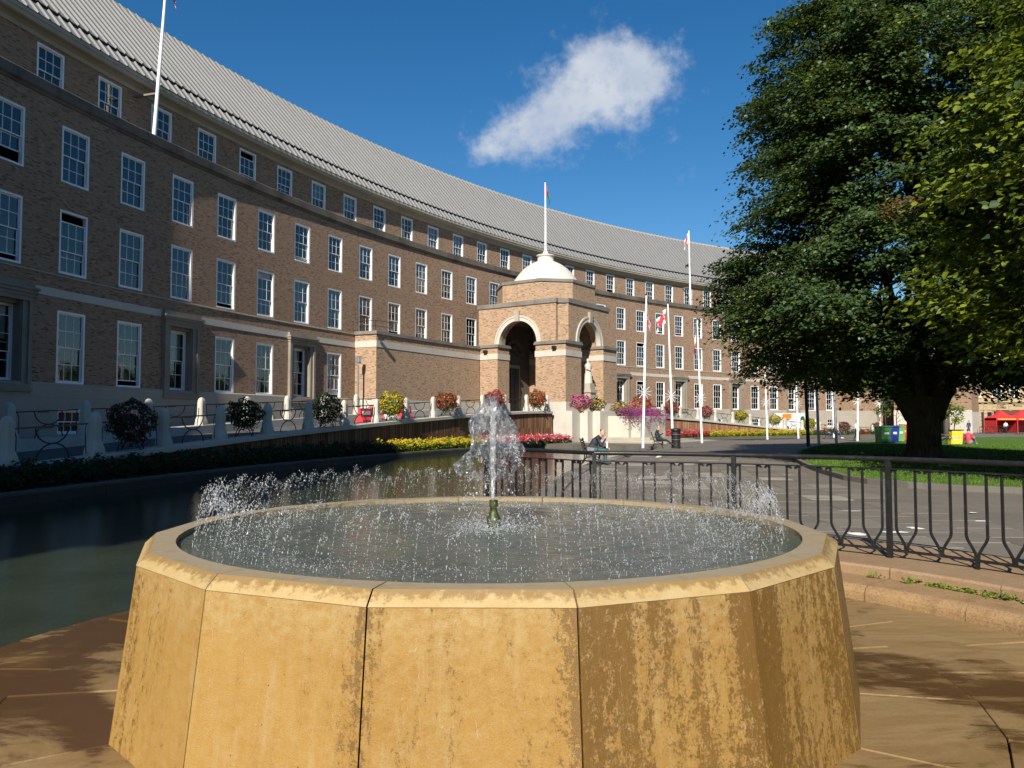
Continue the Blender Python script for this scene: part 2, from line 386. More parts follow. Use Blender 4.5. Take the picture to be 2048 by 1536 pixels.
pl.build('plinth', 'plinth_stone', bld)
for nm, prof, mt in (('stone_band', [(.02, h(5.5)), (-.035, h(5.5)), (-.035, h(5.86)), (.02, h(5.86))], 'stone_white'),
                     ('sill_course', [(.02, h(6.42)), (-.05, h(6.44)), (-.05, h(6.5)), (.02, h(6.53))], 'stone'),
                     ('parapet_course', [(.02, h(14.1)), (-.05, h(14.12)), (-.07, h(14.22)), (-.16, h(14.3)), (-.17, h(14.72)), (-.14, h(14.76)), (1.55, h(14.74))], 'stone_dark'),
                     ('cornice', [(1.55, h(17.34)), (1.44, h(17.36)), (1.42, h(17.55)), (1.25, h(17.64)), (1.0, h(17.68)), (.96, h(17.72)), (.93, h(17.86)), (.88, h(17.9)), (.88, h(18.05)), (1.0, h(18.08))], 'stone')):
    mb = MB(); mb.sweep(prof, K0, K1, 4); mb.build(nm, mt, bld)
g = MB(); g.sweep([(.90, h(18.06)), (.87, h(18.1)), (.95, h(18.16)), (1.02, h(18.1))], K0, K1, 4); g.build('gutter', 'coping_dark', bld)

# roof: eaves strip, main slope, ridge, and a roll on every joint
EA, EB = (.93, 18.12), (1.56, 18.9); RA, RB = (1.6, 19.1), (6.85, 25.0)
rf = MB()
rf.sweep([(EA[0], h(EA[1])), (EB[0], h(EB[1]))], K0, K1, 4); rf.sweep([(EB[0], h(EB[1])), (RA[0] + .1, h(EB[1] - .02)), (RA[0] + .1, h(RA[1] + .02))], K0, K1, 4, 1)
rf.sweep([(RA[0], h(RA[1])), (RB[0], h(RB[1]))], K0, K1, 4); rf.sweep([(RB[0], h(RB[1])), (RB[0] + .5, h(RB[1] + .02)), (14, h(17.5))], K0, K1, 3)
roof = rf.build('roof', ['roof_sheet', 'interior'], bld)
rg = MB(); rg.sweep([(RB[0] - .1, h(RB[1] - .1)), (RB[0] - .02, h(RB[1] + .1)), (RB[0] + .3, h(RB[1] + .14)), (RB[0] + .5, h(RB[1]))], K0, K1, 4); rg.build('ridge_cap', 'ridge_stone', roof)
def roll(a, b, wd, ht):
    d = Vector((0, b[0] - a[0], b[1] - a[1])); L = d.length; d.normalize(); n = Vector((0, -d.z, d.y)); m = MB(); rows = []
    for t in (0, L):
        c = Vector((0, a[0], h(a[1]))) + d * t
        rows.append([c + Vector((wd * x, 0, 0)) + n * (ht * y) for x, y in ((-.5, -.1), (-.5, .6), (-.25, 1), (.25, 1), (.5, .6), (.5, -.1))])
    for j in range(5): m.face([rows[0][j], rows[0][j + 1], rows[1][j + 1], rows[1][j]])
    for r in rows: m.face(r)
    return m
rm = roll((RA[0] - .02, RA[1] - .02), (RB[0] + .12, RB[1] + .14), .075, .1).mesh('roof_roll', 'roof_roll'); em = roll((EA[0] - .05, EA[1] - .06), EB, .08, .1).mesh('eaves_roll', 'roof_roll')
i = 0; k = -1.9
while k < 32.2:
    for me in (rm, em):
        o = add(me.name.split('.')[0], me, roof, W(k), -ang(k), local=True)
    k += 1 / 6

# windows
t_ = NT('dark_glass'); t_.end(t_.pbr((.012, .013, .015), .12, spec=.25))
def win_parts(w, z0, z1, lo=0.0, up=0.0, rows=2):
    H = z1 - z0; m = MB(); fr = .105
    m.box((-w / 2, .012, 0), (-w / 2 + fr, .2, H)); m.box((w / 2 - fr, .012, 0), (w / 2, .2, H))
    m.box((-w / 2 + fr, .014, H - fr), (w / 2 - fr, .2, H)); m.box((-w / 2 + fr, .0, 0), (w / 2 - fr, .2, .085))
    a, b, c, d = -w / 2 + fr, w / 2 - fr, .085, H - fr; mid = (c + d) / 2; bar = .03; panes = []
    for zz0, zz1, y in ((mid - .025 - up, d - up, .085), (c + lo, mid + .025 + lo, .135)):
        st = .045; m.box((a, y, zz0), (a + st, y + .04, zz1)); m.box((b - st, y, zz0), (b, y + .04, zz1))
        m.box((a + st, y + .001, zz0), (b - st, y + .039, zz0 + .05)); m.box((a + st, y + .001, zz1 - .05), (b - st, y + .039, zz1))
        pw = (b - a - 2 * st) / 3; ph = (zz1 - zz0 - .1) / rows
        for i in (1, 2): m.box((a + st + i * pw - bar / 2, y + .008, zz0 + .05), (a + st + i * pw + bar / 2, y + .034, zz1 - .05))
        for j in range(1, rows): m.box((a + st, y + .01, zz0 + .05 + j * ph - bar / 2), (b - st, y + .032, zz0 + .05 + j * ph + bar / 2))
        for i in range(3):
            for j in range(rows): panes.append((a + st + (i + .5) * pw, y + .022, zz0 + .05 + (j + .5) * ph, pw, ph))
    return m, panes
WM = {}
def wmesh(r, lo, up):
    key = (r, lo, up)
    if key not in WM:
        m, panes = win_parts(WW[r] if r != 'X' else 1.76, *ROWS['D' if r == 'X' else r], lo, up, 1 if r == 'E' else 2)
        g = MB()
        for x, y, z, pw, ph in panes: g.face([(x - pw / 2, y, z - ph / 2), (x + pw / 2, y, z - ph / 2), (x + pw / 2, y, z + ph / 2), (x - pw / 2, y, z + ph / 2)])
        p1 = MB(); pw, ph = panes[0][3:]; p1.box((-pw / 2, -.003, -ph / 2), (pw / 2, .003, ph / 2))
        WM[key] = (m.mesh('window', 'white_paint'), g.mesh('glazing', 'glass' if r != 'E' else 'dark_glass'), p1.mesh('pane', 'glass'), panes)
    return WM[key]
BL = {}
def blind(r, frac):
    key = (r, frac)
    if key not in BL:
        z0, z1 = ROWS[r]; H = z1 - z0; w = WW[r] - .25; m = MB(); m.box((-w / 2, 0, H - .12 - frac * (H - .2)), (w / 2, .01, H - .1)); BL[key] = m.mesh('blind', 'blind')
    return BL[key]
wr = random.Random(5); near = []
for k in range(-2, 31):
    for r in ['A'] + rows_at(k):
        if r == 'C' and k in (13, 14, 15): pass
        sur = r == 'D' and k in SURR
        z0, z1 = ROWS[r]; dr = 1.52 if r == 'A' else (.34 if sur else (-.06 if r == 'E' else 0))
        q = wr.random(); lo, up = (.22, 0) if q < .13 else (.5, 0) if q < .18 else (0, .38) if q < .26 else (0, 0)
        if r == 'E': lo = up = 0
        if r in 'BC' and 13 <= k <= 18 and r == 'C': lo = up = 0
        f, gl, p1, panes = wmesh('X' if sur else r, lo, up)
        o = add('window', f, bld, W(k, dr, h(z0)), -ang(k))
        if len(near) < 24 and 0 <= k <= 6 and r != 'E' and not sur:
            near.append(k)
            for x, y, z, pw, ph in panes: add('pane', p1, o, (x, y, z), local=True)
        else: add('glazing', gl, o, local=True)
        if r != 'E' and wr.random() < (.3 if r == 'D' else .55):
            add('blind', blind(r, wr.choice((.3, .45, .55, .7, .95))), o, (0, .24, 0), local=True)

# stone door-like surrounds
def surround():
    m = MB()
    for s in (-1, 1):
        a, b = sorted((s * .86, s * 1.12)); m.box((a, -.12, 1.62), (b, .55, 5.1)); a, b = sorted((s * 1.122, s * 1.32)); m.box((a, -.2, 1.62), (b, .2, 5.1))
        a, b = sorted((s * .83, s * .858)); m.box((a, -.04, 1.62), (b, .55, 5.1))
    m.box((-1.32, -.2, 5.1), (1.32, .3, 5.28)); m.box((-.856, .1, 4.95), (.856, .55, 5.098)); m.box((-1.36, -.24, 5.28), (1.36, .2, 5.42))
    m.box((-1.44, -.31, 5.42), (1.44, .1, 5.56)); m.box((-1.5, -.37, 5.56), (1.5, .1, 5.66)); m.box((-1.4, -.2, 5.66), (1.4, .1, 5.88))
    m.box((-1.36, -.22, 1.3), (1.36, .1, 1.46)); m.box((-1.32, -.17, 1.46), (1.32, .55, 1.62)); m.box((-1.0, -.1, 1.62), (1.0, .4, 1.74))
    for v in m.v: pass
    m.v = [(x, y, h(z)) for x, y, z in m.v]
    return m.mesh('window_surround', 'surround_stone')
sm = surround()
for k in SURR: add('window_surround', sm, bld, W(k), -ang(k))

# ================================================================== entrance porch with dome
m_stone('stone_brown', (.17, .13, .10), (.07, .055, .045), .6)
P0 = W(12.5); a0 = ang(12.5); T0 = Vector((math.cos(a0), -math.sin(a0), 0)); N0 = Vector((-math.sin(a0), -math.cos(a0), 0))
PM = Matrix(((T0.x, -N0.x, 0, P0.x), (T0.y, -N0.y, 0, P0.y), (0, 0, 1, EYE), (0, 0, 0, 1)))
def pt(u, v, z): return P0 + T0 * u + N0 * v + Vector((0, 0, h(z)))
UC = 1.5; GZ = .85
porch = thing('entrance_porch', pt(UC, 6, GZ), 'square brick porch with stone arches, octagonal drum and pale dome', 'porch')
def pbx(mb, u0, u1, v0, v1, z0, z1, m=0): mb.box((u0, -v1, z0), (u1, -v0, z1), PM, m)
piers = [(-3, -.45, 7.7, 10.6), (3.45, 6, 7.7, 10.6), (-3, -1.25, 1.6, 3.8), (4.25, 6, 1.6, 3.8)]
for (u0, u1, v0, v1) in piers:
    m = MB(); pbx(m, u0, u1, v0, v1, GZ - .2, 6.5); pr = m.build('pier', 'brick_porch', porch)
    m = MB(); pbx(m, u0 - .05, u1 + .05, v0 - .05, v1 + .05, 5.48, 5.97); m.build('stone_band', 'stone_white', porch)
    m = MB(); pbx(m, u0 - .06, u1 + .06, v0 - .06, v1 + .06, GZ - .3, 1.72); m.build('base_course', 'stone_white', porch)
    m = MB(); pbx(m, u0 - .13, u1 + .13, v0 - .13, v1 + .13, 6.5, 6.62); pbx(m, u0 - .08, u1 + .08, v0 - .08, v1 + .08, 6.621, 6.76); m.build('pier_coping', 'coping_dark', porch)
UA0, UA1, VA0, VA1 = -2.78, 5.78, 1.6, 10.32
def archwall(name, mp, s0, s1, sc, a, zs, z1, th):
    m = MB(); n = 24
    A = [(sc - a * math.cos(math.pi * i / n), zs + a * math.sin(math.pi * i / n)) for i in range(n + 1)]
    for d in (0, th):
        def q(pts): m.face([mp(s, d, z) for s, z in pts], list(pts))
        q([(s0, zs), (sc - a, zs), (sc - a, z1), (s0, z1)]); q([(sc + a, zs), (s1, zs), (s1, z1), (sc + a, z1)])
        for p, r in zip(A, A[1:]): q([p, r, (r[0], z1), (p[0], z1)])
    for p, r in zip(A, A[1:]): m.face([mp(p[0], 0, p[1]), mp(r[0], 0, r[1]), mp(r[0], th, r[1]), mp(p[0], th, p[1])], [(p[0], 0), (r[0], 0), (r[0], th), (p[0], th)])
    w = m.build(name, 'brick_porch', porch)
    rv = MB(); b = a + .44                                          # stone archivolt in two orders
    for r0, r1, pj in ((a - .02, a + .3, .05), (a + .3, b, .1)):
        pr = [(r0, th * .4), (r0, -pj), (r1, -pj), (r1, .02)]
        rows = [[mp(sc - r * math.cos(math.pi * i / 32), d, zs + r * math.sin(math.pi * i / 32)) for r, d in pr] for i in range(33)]
        for i in range(32):
            for j in range(3): rv.face([rows[i][j], rows[i + 1][j], rows[i + 1][j + 1], rows[i][j + 1]])
    rv.build('archivolt', 'stone_white', porch)
    kb = MB(); wd = .27
    c8 = [(sc - wd * .8, -.2, zs + a - .08), (sc + wd * .8, -.2, zs + a - .08), (sc + wd, -.24, zs + a + .82), (sc - wd, -.24, zs + a + .82)]
    fr = [mp(*p) for p in c8]; bk = [mp(p[0], .1, p[2]) for p in c8]
    kb.face(fr); [kb.face([fr[i], fr[(i + 1) % 4], bk[(i + 1) % 4], bk[i]]) for i in range(4)]; kb.build('keystone', 'stone', porch)
archwall('arch_wall', lambda s, d, z: pt(UA0 + d, s, z), 3.2, 8.2, 5.75, 1.94, 6.76, 9.95, .9)
archwall('arch_wall', lambda s, d, z: pt(UA1 - d, s, z), 3.2, 8.2, 5.75, 1.94, 6.76, 9.95, .9)
archwall('arch_wall', lambda s, d, z: pt(s, VA1 - d, z), -.75, 3.75, UC, 1.94, 6.76, 9.95, .9)
def prism(mb, poly, z0, z1, top=True, m=0):
    L = 0; n = len(poly)
    for i in range(n):
        a, b = poly[i], poly[(i + 1) % n]; l = math.hypot(b[0] - a[0], b[1] - a[1])
        mb.face([pt(*a, z0), pt(*b, z0), pt(*b, z1), pt(*a, z1)], [(L, z0), (L + l, z0), (L + l, z1), (L, z1)], m); L += l
    if top: mb.face([pt(*p, z1) for p in poly], [p for p in poly], m); mb.face([pt(*p, z0) for p in poly][::-1], [p for p in poly][::-1], m)
def corner(mir):
    pts = [(-2.78, 8.2), (-2.78, 9.55), (-2.45, 9.55), (-2.05, 10.02), (-2.05, 10.32), (-.75, 10.32), (-.75, 8.2)]
    return [((2 * UC - u) if mir else u, v) for u, v in pts]
for mir in (0, 1):
    m = MB(); prism(m, corner(mir), 6.76, 9.95); m.build('corner_pier', 'brick_porch', porch)
    m = MB(); us = [UA0, UA0 + .9] if not mir else [UA1 - .9, UA1]; pbx(m, us[0], us[1], 1.6, 3.2, 6.76, 9.95); m.build('corner_pier', 'brick_porch', porch)
o = .09; cp = [(-2.78 - o, 1.5), (-2.78 - o, 9.55 + o), (-2.45 - o, 9.55 + o), (-2.05 - o, 10.02 + o), (-2.05 - o, 10.32 + o)]; cp = cp + [(2 * UC - u, v) for u, v in cp[::-1]]
m = MB(); prism(m, cp, 9.95, 10.32); m.build('parapet_coping', 'coping_dark', porch)
OC = (1.45, 5.9)
def octo(a, c): return [(OC[0] + x, OC[1] + y) for x, y in ((-a, -c), (-a, c), (-c, a), (c, a), (a, c), (a, -c), (c, -a), (-c, -a))]
m = MB(); prism(m, octo(3.92, 1.95), 10.3, 11.92); m.build('drum', 'brick_porch', porch)
for (u, v) in octo(3.92, 1.95):
    pass
m = MB(); prism(m, octo(4.0, 2.0), 11.92, 12.17); m.build('drum_coping', 'coping_dark', porch)
m = MB(); m.lathe([(3.55, 12.12), (3.3, 12.22), (3.02, 12.42), (2.8, 12.72), (2.45, 13.2), (1.98, 13.72), (1.4, 14.14), (.9, 14.38), (.72, 14.45), (.72, 14.72), (.7, 14.86), (.82, 14.9), (.82, 15.0), (.3, 15.08), (.2, 15.35), (.11, 15.5)], 48, PM @ Matrix.Translation((OC[0], -OC[1], 0)))
m.build('dome', 'dome_render', porch, True)
# vault, back wall, tympanum and door inside
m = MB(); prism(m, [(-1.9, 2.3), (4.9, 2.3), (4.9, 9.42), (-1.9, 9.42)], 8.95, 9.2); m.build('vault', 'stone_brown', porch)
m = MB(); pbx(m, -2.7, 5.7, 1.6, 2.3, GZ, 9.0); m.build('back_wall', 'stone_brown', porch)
m = MB(); pr = [(1.75, .28), (1.75, .0), (1.45, .0)]
for r0, r1, d in ((1.3, 1.62, .22), (1.62, 1.85, .1)):
    for i in range(24):
        f = lambda r, t, dd: pt(UC - r * math.cos(math.pi * t / 24), 2.3 + dd, 6.0 + r * math.sin(math.pi * t / 24))
        m.face([f(r0, i, d), f(r0, i + 1, d), f(r1, i + 1, d), f(r1, i, d)]); m.face([f(r0, i, d), f(r0, i + 1, d), f(r0, i + 1, 0), f(r0, i, 0)]); m.face([f(r1, i, d), f(r1, i + 1, d), f(r1, i + 1, 0), f(r1, i, 0)])
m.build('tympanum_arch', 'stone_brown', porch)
m = MB(); rr = random.Random(3)
for i in range(70):
    a, q = rr.random() * math.pi, 1.15 * math.sqrt(rr.random()); s_ = .06 + .12 * rr.random()
    m.lathe([(.01, -s_), (s_ * .8, -s_ * .4), (s_, 0), (s_ * .7, s_ * .6), (.01, s_)], 6, PM @ Matrix.Translation((UC - q * math.cos(a), -2.36, 6.05 + q * math.sin(a))))
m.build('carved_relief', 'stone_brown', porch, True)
m = MB(); pbx(m, UC - .95, UC + .95, 2.3, 2.42, GZ, 5.3); d_ = m.build('door_frame', 'stone', porch)
for s in (-1, 1):
    m = MB(); u0, u1 = sorted((UC + s * .02, UC + s * .78)); pbx(m, u0, u1, 2.421, 2.48, GZ, 5.0); 
    for zz in (1.3, 2.3, 3.3, 4.2): pbx(m, u0 + .12, u1 - .12, 2.48, 2.5, zz, zz + .75)
    m.build('door', 'wood_dark', porch)
m = MB(); prism(m, [(-3.1, 1.5), (6.1, 1.5), (6.1, 10.7), (-3.1, 10.7)], GZ - .6, GZ - .02); m.build('porch_floor', 'stone', porch)
for (u, v, fu, fv) in ((-3.0, 2.6, -1, 0), (-3.0, 9.6, -1, 0)):
    m = MB(); pbx(m, u - .3, u, v - .16, v + .16, 6.05, 6.3); pbx(m, u - .34, u - .3, v - .13, v + .13, 6.08, 6.27); m.build('floodlight', 'black_plastic', porch)

# side wings between porch and crescent
for nm, ka, kb, lab in (('wing', 7.66, 11.62, 'low projecting brick wing left of the domed porch with white stone band'), ('wing', 14.35, 18.0, 'low brick wing hidden behind the domed porch on its right')):
    wg = thing(nm, W((ka + kb) / 2, -1, h(GZ)), lab, 'building')
    m = MB(); m.sweep([(-.02, h(-.8)), (-1.9, h(-.8)), (-1.9, h(6.42)), (-.02, h(6.42))], ka, kb, 4, closed=True); m.build('wall', 'brick_porch', wg)
    e = .04 * .28
    m = MB(); m.sweep([(-.02, h(5.48)), (-1.935, h(5.48)), (-1.935, h(5.95)), (-.02, h(5.95))], ka - e, kb, 4, closed=True); m.build('stone_band', 'stone_white', wg)
    m = MB(); m.sweep([(-.02, h(-.8)), (-1.96, h(-.8)), (-1.96, h(1.72)), (-.02, h(1.72))], ka - .02, kb, 4, closed=True); m.build('base_course', 'stone_white', wg)
    m = MB(); m.sweep([(.0, h(6.42)), (-2.0, h(6.42)), (-2.0, h(6.66)), (.0, h(6.66))], ka - .03, kb + .01, 4, closed=True); m.build('coping', 'coping_dark', wg)
    if ka < 10:
        m = MB(); c = W(7.72, -2.0, h(6.0)); m.box((-.12, -.35, -.06), (.12, .0, .14), Matrix.Translation(c) @ Matrix.Rotation(-ang(7.7), 4, 'Z')); m.build('floodlight', 'black_plastic', wg)
        m = MB(); q = [W(8.0, -1.85, h(6.66)), W(8.0, -1.85, h(7.5)), W(8.9, -.2, h(7.5)), W(8.9, -.2, h(6.66))]; m.tube([W(7.75, -.1, h(7.45)), W(7.75, -1.6, h(7.45)), W(8.25, -1.8, h(7.45)), W(8.3, -1.8, h(6.66))], .025, 6)
        m.tube([W(7.75, -1.6, h(7.45)), W(7.75, -1.6, h(6.66))], .025, 6); m.tube([W(7.75, -.1, h(7.05)), W(7.75, -1.6, h(7.05)), W(8.25, -1.8, h(7.05))], .02, 6); m.build('guard_rail', 'iron', wg)

# end pavilions (the left one unseen, its outline shaped to shade the near end)
def pavilion(label, boxes, roofz):
    c = boxes[0]; t = thing('end_pavilion', (sum(p.x for p in c) / len(c), sum(p.y for p in c) / len(c), 0), label, 'building')
    for q in boxes:
        m = MB(); L = 0
        for i in range(len(q)):
            a, b = q[i], q[(i + 1) % len(q)]; l = (b - a).length
            m.face([Vector((a.x, a.y, h(1.72))), Vector((b.x, b.y, h(1.72))), Vector((b.x, b.y, h(roofz))), Vector((a.x, a.y, h(roofz)))], [(L, 0), (L + l, 0), (L + l, roofz), (L, roofz)]); L += l
        m.face([Vector((p.x, p.y, h(roofz))) for p in q]); m.build('wall', 'brick', t)
        cx, cy = sum(p.x for p in q) / len(q), sum(p.y for p in q) / len(q)
        gr = lambda p, e: Vector((cx + (p.x - cx) * e, cy + (p.y - cy) * e, 0))
        for nm, z0, z1, e, mt in (('base_course', -1.6, 1.74, 1.012, 'stone_white'), ('stone_band', 5.5, 5.86, 1.008, 'stone_white'), ('cornice', roofz - .05, roofz + .6, 1.05, 'stone')):
            m = MB(); r = [gr(p, e) for p in q]
            for i in range(len(q)):
                a, b = r[i], r[(i + 1) % len(q)]; m.face([a + Vector((0, 0, h(z0))), b + Vector((0, 0, h(z0))), b + Vector((0, 0, h(z1))), a + Vector((0, 0, h(z1)))], [(0, z0), (3, z0), (3, z1), (0, z1)])
            m.face([p + Vector((0, 0, h(z1))) for p in r]); m.face([p + Vector((0, 0, h(z0))) for p in r]); m.build(nm, mt, t)
        m = MB(); r = [gr(p, 1.04) + Vector((0, 0, h(roofz + .6))) for p in q]; ap = [Vector((cx, cy, h(roofz + 4.2)))]
        for i in range(len(q)): m.face([r[i], r[(i + 1) % len(q)], ap[0]], [(0, 0), (6, 0), (3, 6)])
        m.build('roof', 'roof_sheet', t)
    return t
V2 = lambda x, y: Vector((x, y, 0))
PAVL = [V2(-12.9, -14), V2(-12.9, 14.6), V2(-20.3, 8.2), V2(-24.5, 8.0), V2(-24.5, -14)]
pavilion('unseen tall brick end pavilion at the near left, outline shaped for its shade', [PAVL], 16.6)
A_, B_ = 112.5, 106
pavilion('brick end pavilion with white stone base behind the big tree trunk', [[V2((1788 - 1024) / FPX * A_, A_), V2((1874 - 1024) / FPX * A_, A_), V2(75, 128), V2(64, 130)], [V2((1899 - 1024) / FPX * B_, B_), V2((1952 - 1024) / FPX * B_, B_ + 1), V2(72, 125), V2(66, 125)]], 16)
lk = thing('recessed_link', (56, 118, 0), 'shaded recessed brick link beside the right end of the crescent', 'building')
m = MB(); q = [W(32.35, .5, 0), V2((1800 - 1024) / FPX * 121, 121)]
m.face([q[0] + Vector((0, 3, -1)), q[1] + Vector((0, 0, -1)), q[1] + Vector((0, 0, 19)), q[0] + Vector((0, 3, 19))], [(0, 0), (6, 0), (6, 20), (0, 20)]); m.build('wall', 'brick', lk)
m = MB(); m.box((q[0].x - .5, q[0].y - 6, 18.0), (q[1].x + 6, q[1].y, 18.6)); m.build('roof_slab', 'stone', lk)
# ================================================================== ground, pools, ramp
FC = Vector((-.12, 4.93, 0))                           # fountain centre
R_IN, R_OUT, ZW = 93.3, 104.7, -.28
def m_paving():
    t = NT('paving'); p = t.pos(); f = t.noise(p, .35, 6, .6); g = t.noise(p, 2.3, 6, .65); sp = t.noise(p, 28, 4, .6)
    b = t.n('ShaderNodeTexBrick', {'Vector': t.mapv(p, (1, 1, 1)), 'Color1': (1, 1, 1, 1), 'Color2': (0, 0, 0, 1), 'Mortar': (.5, .5, .5, 1), 'Scale': 1.0, 'Mortar Size': .012, 'Brick Width': .95, 'Row Height': .75}, offset=.5)
    c = t.mix(t.math('MULTIPLY', b.outputs['Color'], .5), (0.1342, 0.1186, 0.0991), (0.1778, 0.1591, 0.1334))
    c = t.mix(t.rng(f, .38, .7, 0, .5), c, (0.1022, 0.0913, 0.0757)); c = t.mix(t.rng(g, .5, .8, 0, .4), c, (0.2044, 0.1833, 0.1560)); c = t.mix(t.rng(sp, .62, .75, 0, .4), c, (0.0647, 0.0593, 0.0515))
    c = t.mix(t.math('MULTIPLY', b.outputs['Fac'], .6), c, (0.0484, 0.0538, 0.0304))
    return t.end(t.pbr(c, .88, t.bump(t.math('SUBTRACT', t.math('ADD', sp, g), b.outputs['Fac']), .25, .01), spec=.25))
m_paving()
def m_slab():
    t = NT('paving_slab'); p = t.pos(); r = t.rnd(); f = t.noise(p, .9, 6, .6); sp = t.noise(p, 30, 4, .6); g = t.noise(p, 3.5, 6, .7)
    c = t.ramp(r, [(0, (0.1240, 0.1076, 0.0905)), (.45, (0.1560, 0.1381, 0.1139)), (.8, (0.1778, 0.1583, 0.1310)), (.93, (0.1934, 0.1747, 0.1482)), (.95, (0.2909, 0.2636, 0.2207)), (1, (0.3120, 0.2800, 0.2371))])
    c = t.mix(t.rng(f, .38, .7, 0, .45), c, (0.0967, 0.0858, 0.0710)); c = t.mix(t.rng(g, .52, .75, 0, .4), c, (0.2098, 0.1880, 0.1615)); c = t.mix(t.rng(sp, .6, .75, 0, .45), c, (0.0593, 0.0538, 0.0484))
    return t.end(t.pbr(c, .85, t.bump(t.math('ADD', sp, g), .25, .008), spec=.3))
m_slab(); plain('joint_dirt', (.05, .055, .028), .95, 0, .4, 6, .2); plain('tarmac', (.10, .095, .09), .9, 0, .25, 3, .2, .3, 60)
plain('gull_splash', (.75, .74, .70), .7)
def m_water(name, deep, shallow, sc, st):
    t = NT(name); p = t.pos(); f = t.noise(p, .8, 4, .6)
    c = t.mix(t.rng(f, .35, .7), deep, shallow)
    w1 = t.noise(t.mapv(p, (1, 2.2, 1)), sc, 5, .6); w2 = t.noise(p, sc * 3.3, 4, .6)
    nr = t.bump(t.math('ADD', w1, t.math('MULTIPLY', w2, .5)), st, .02)
    return t.end(t.pbr(c, .035, nr, spec=.5, **{'IOR': 1.33}))
m_water('pool_water', (.024, .033, .021), (.036, .047, .03), 5.0, .22); m_water('basin_water', (.05, .062, .046), (.09, .1, .075), 9, .6)

def arc(r, ka, kb, n): return [P(ka + (kb - ka) * i / n, r) for i in range(n + 1)]
def circ(c, r, a0, a1, n): return [Vector((c.x + r * math.sin(R_(a0 + (a1 - a0) * i / n)), c.y + r * math.cos(R_(a0 + (a1 - a0) * i / n)), 0)) for i in range(n + 1)]
RB_ = 5.27                                              # inner edge of the upper kerb tier round the fountain
def kof(p): return (math.atan2(p.x - CX, p.y - CY) - PH0) * RW / BAY + 12.5
# where the pool's inner edge meets the fountain circle
best = min((abs(((FC + Vector((math.sin(R_(a)), math.cos(R_(a)), 0)) * RB_) - Vector((CX, CY, 0))).length - R_IN), a) for a in [i * .25 for i in range(-160, 160)])
AJ = best[1]; KJ = kof(FC + Vector((math.sin(R_(AJ)), math.cos(R_(AJ)), 0)) * RB_)
KE = 8.75
hole1 = arc(R_IN, KE, KJ, 30) + circ(FC, RB_, AJ, 205, 48)[1:] + [P(-9.0, R_OUT)] + arc(R_OUT, -8.5, KE + .8, 60)
hole2 = arc(95.35, 15.9, 31, 40) + arc(R_OUT, 31, 15.9, 40)
def fill(name, loops, mats, z, parent=None):
    bm = bmesh.new(); ed = []
    for lp in loops:
        vs = [bm.verts.new((p.x, p.y, z)) for p in lp]
        for i in range(len(vs)): ed.append(bm.edges.new((vs[i], vs[(i + 1) % len(vs)])))
    bmesh.ops.triangle_fill(bm, use_beauty=True, edges=ed, normal=(0, 0, 1))
    for f in bm.faces:
        if f.normal.z < 0: f.normal_flip()
    me = bpy.data.meshes.new(name); bm.to_mesh(me); bm.free(); me.materials.append(MATS[mats]); return add(name, me, parent)
outer = [V2(-900, -300), V2(900, -300), V2(900, 1500), V2(-900, 1500)]
retain = arc(106.5, -8.5, KE + .8, 30)
ground = fill('ground', [outer, hole1, hole2], 'paving', -.014); tag(ground, kind='structure')
m = MB()                                               # pool walls and floors
for lp in (hole1, hole2):
    for a, b in zip(lp, lp[1:] + lp[:1]): m.face([Vector((a.x, a.y, -.9)), Vector((b.x, b.y, -.9)), Vector((b.x, b.y, -.016)), Vector((a.x, a.y, -.016))])
m_stone('pool_wall', (.16, .145, .12), (.05, .05, .035), .7); tag(m.build('pool_lining', 'pool_wall'), kind='structure')
tag(fill('pool_water', [hole1], 'pool_water', ZW), kind='structure'); tag(fill('far_pool_water', [hole2], 'pool_water', ZW), kind='structure')

# separate paving slabs where they can be told apart
pave = thing('paving', P(2, 90, 0), 'x', 'x'); pave['kind'] = 'structure'; del pave['label']; del pave['category']
cnt = 0
def slab_mesh(pts, z0, z1, name, mats, bev=.008):
    m = MB(); c = sum((Vector((p.x, p.y, 0)) for p in pts), Vector()) / len(pts)
    tp = [Vector((p.x + (c.x - p.x) * bev * 2, p.y + (c.y - p.y) * bev * 2, z1)) for p in pts]; md = [Vector((p.x, p.y, z1 - bev)) for p in pts]; bt = [Vector((p.x, p.y, z0)) for p in pts]
    n = len(pts); m.face(tp)
    for i in range(n): m.face([md[i], md[(i + 1) % n], tp[(i + 1) % n], tp[i]]); m.face([bt[i], bt[(i + 1) % n], md[(i + 1) % n], md[i]])
    return m.mesh(name, mats)
sr = random.Random(9); nr = 8; dr_ = (92.85 - 86.35) / nr
kk = -4.2; dk = .95 / 3.6 * RW / 90; row = 0
cand = []
for j in range(nr):
    r0 = 86.35 + j * dr_; off = (j % 2) * .5 * dk
    k = -6 + off
    while k < 5.2:
        pts = [P(k + .006, r0 + .007), P(k + dk - .006, r0 + .007), P(k + dk - .006, r0 + dr_ - .007), P(k + .006, r0 + dr_ - .007)]
        c = sum(pts, Vector()) / 4; k += dk
        if (c - FC).length < 7.15 or c.y < 3 or abs(c.x / max(c.y, .1)) > .78: continue
        cand.append((c.length, pts))
cand.sort(key=lambda q: q[0])
for _, pts in cand[:285]:
    add('paving_slab', slab_mesh(pts, -.05, sr.uniform(-.003, .004), 'paving_slab', 'paving_slab'), pave)
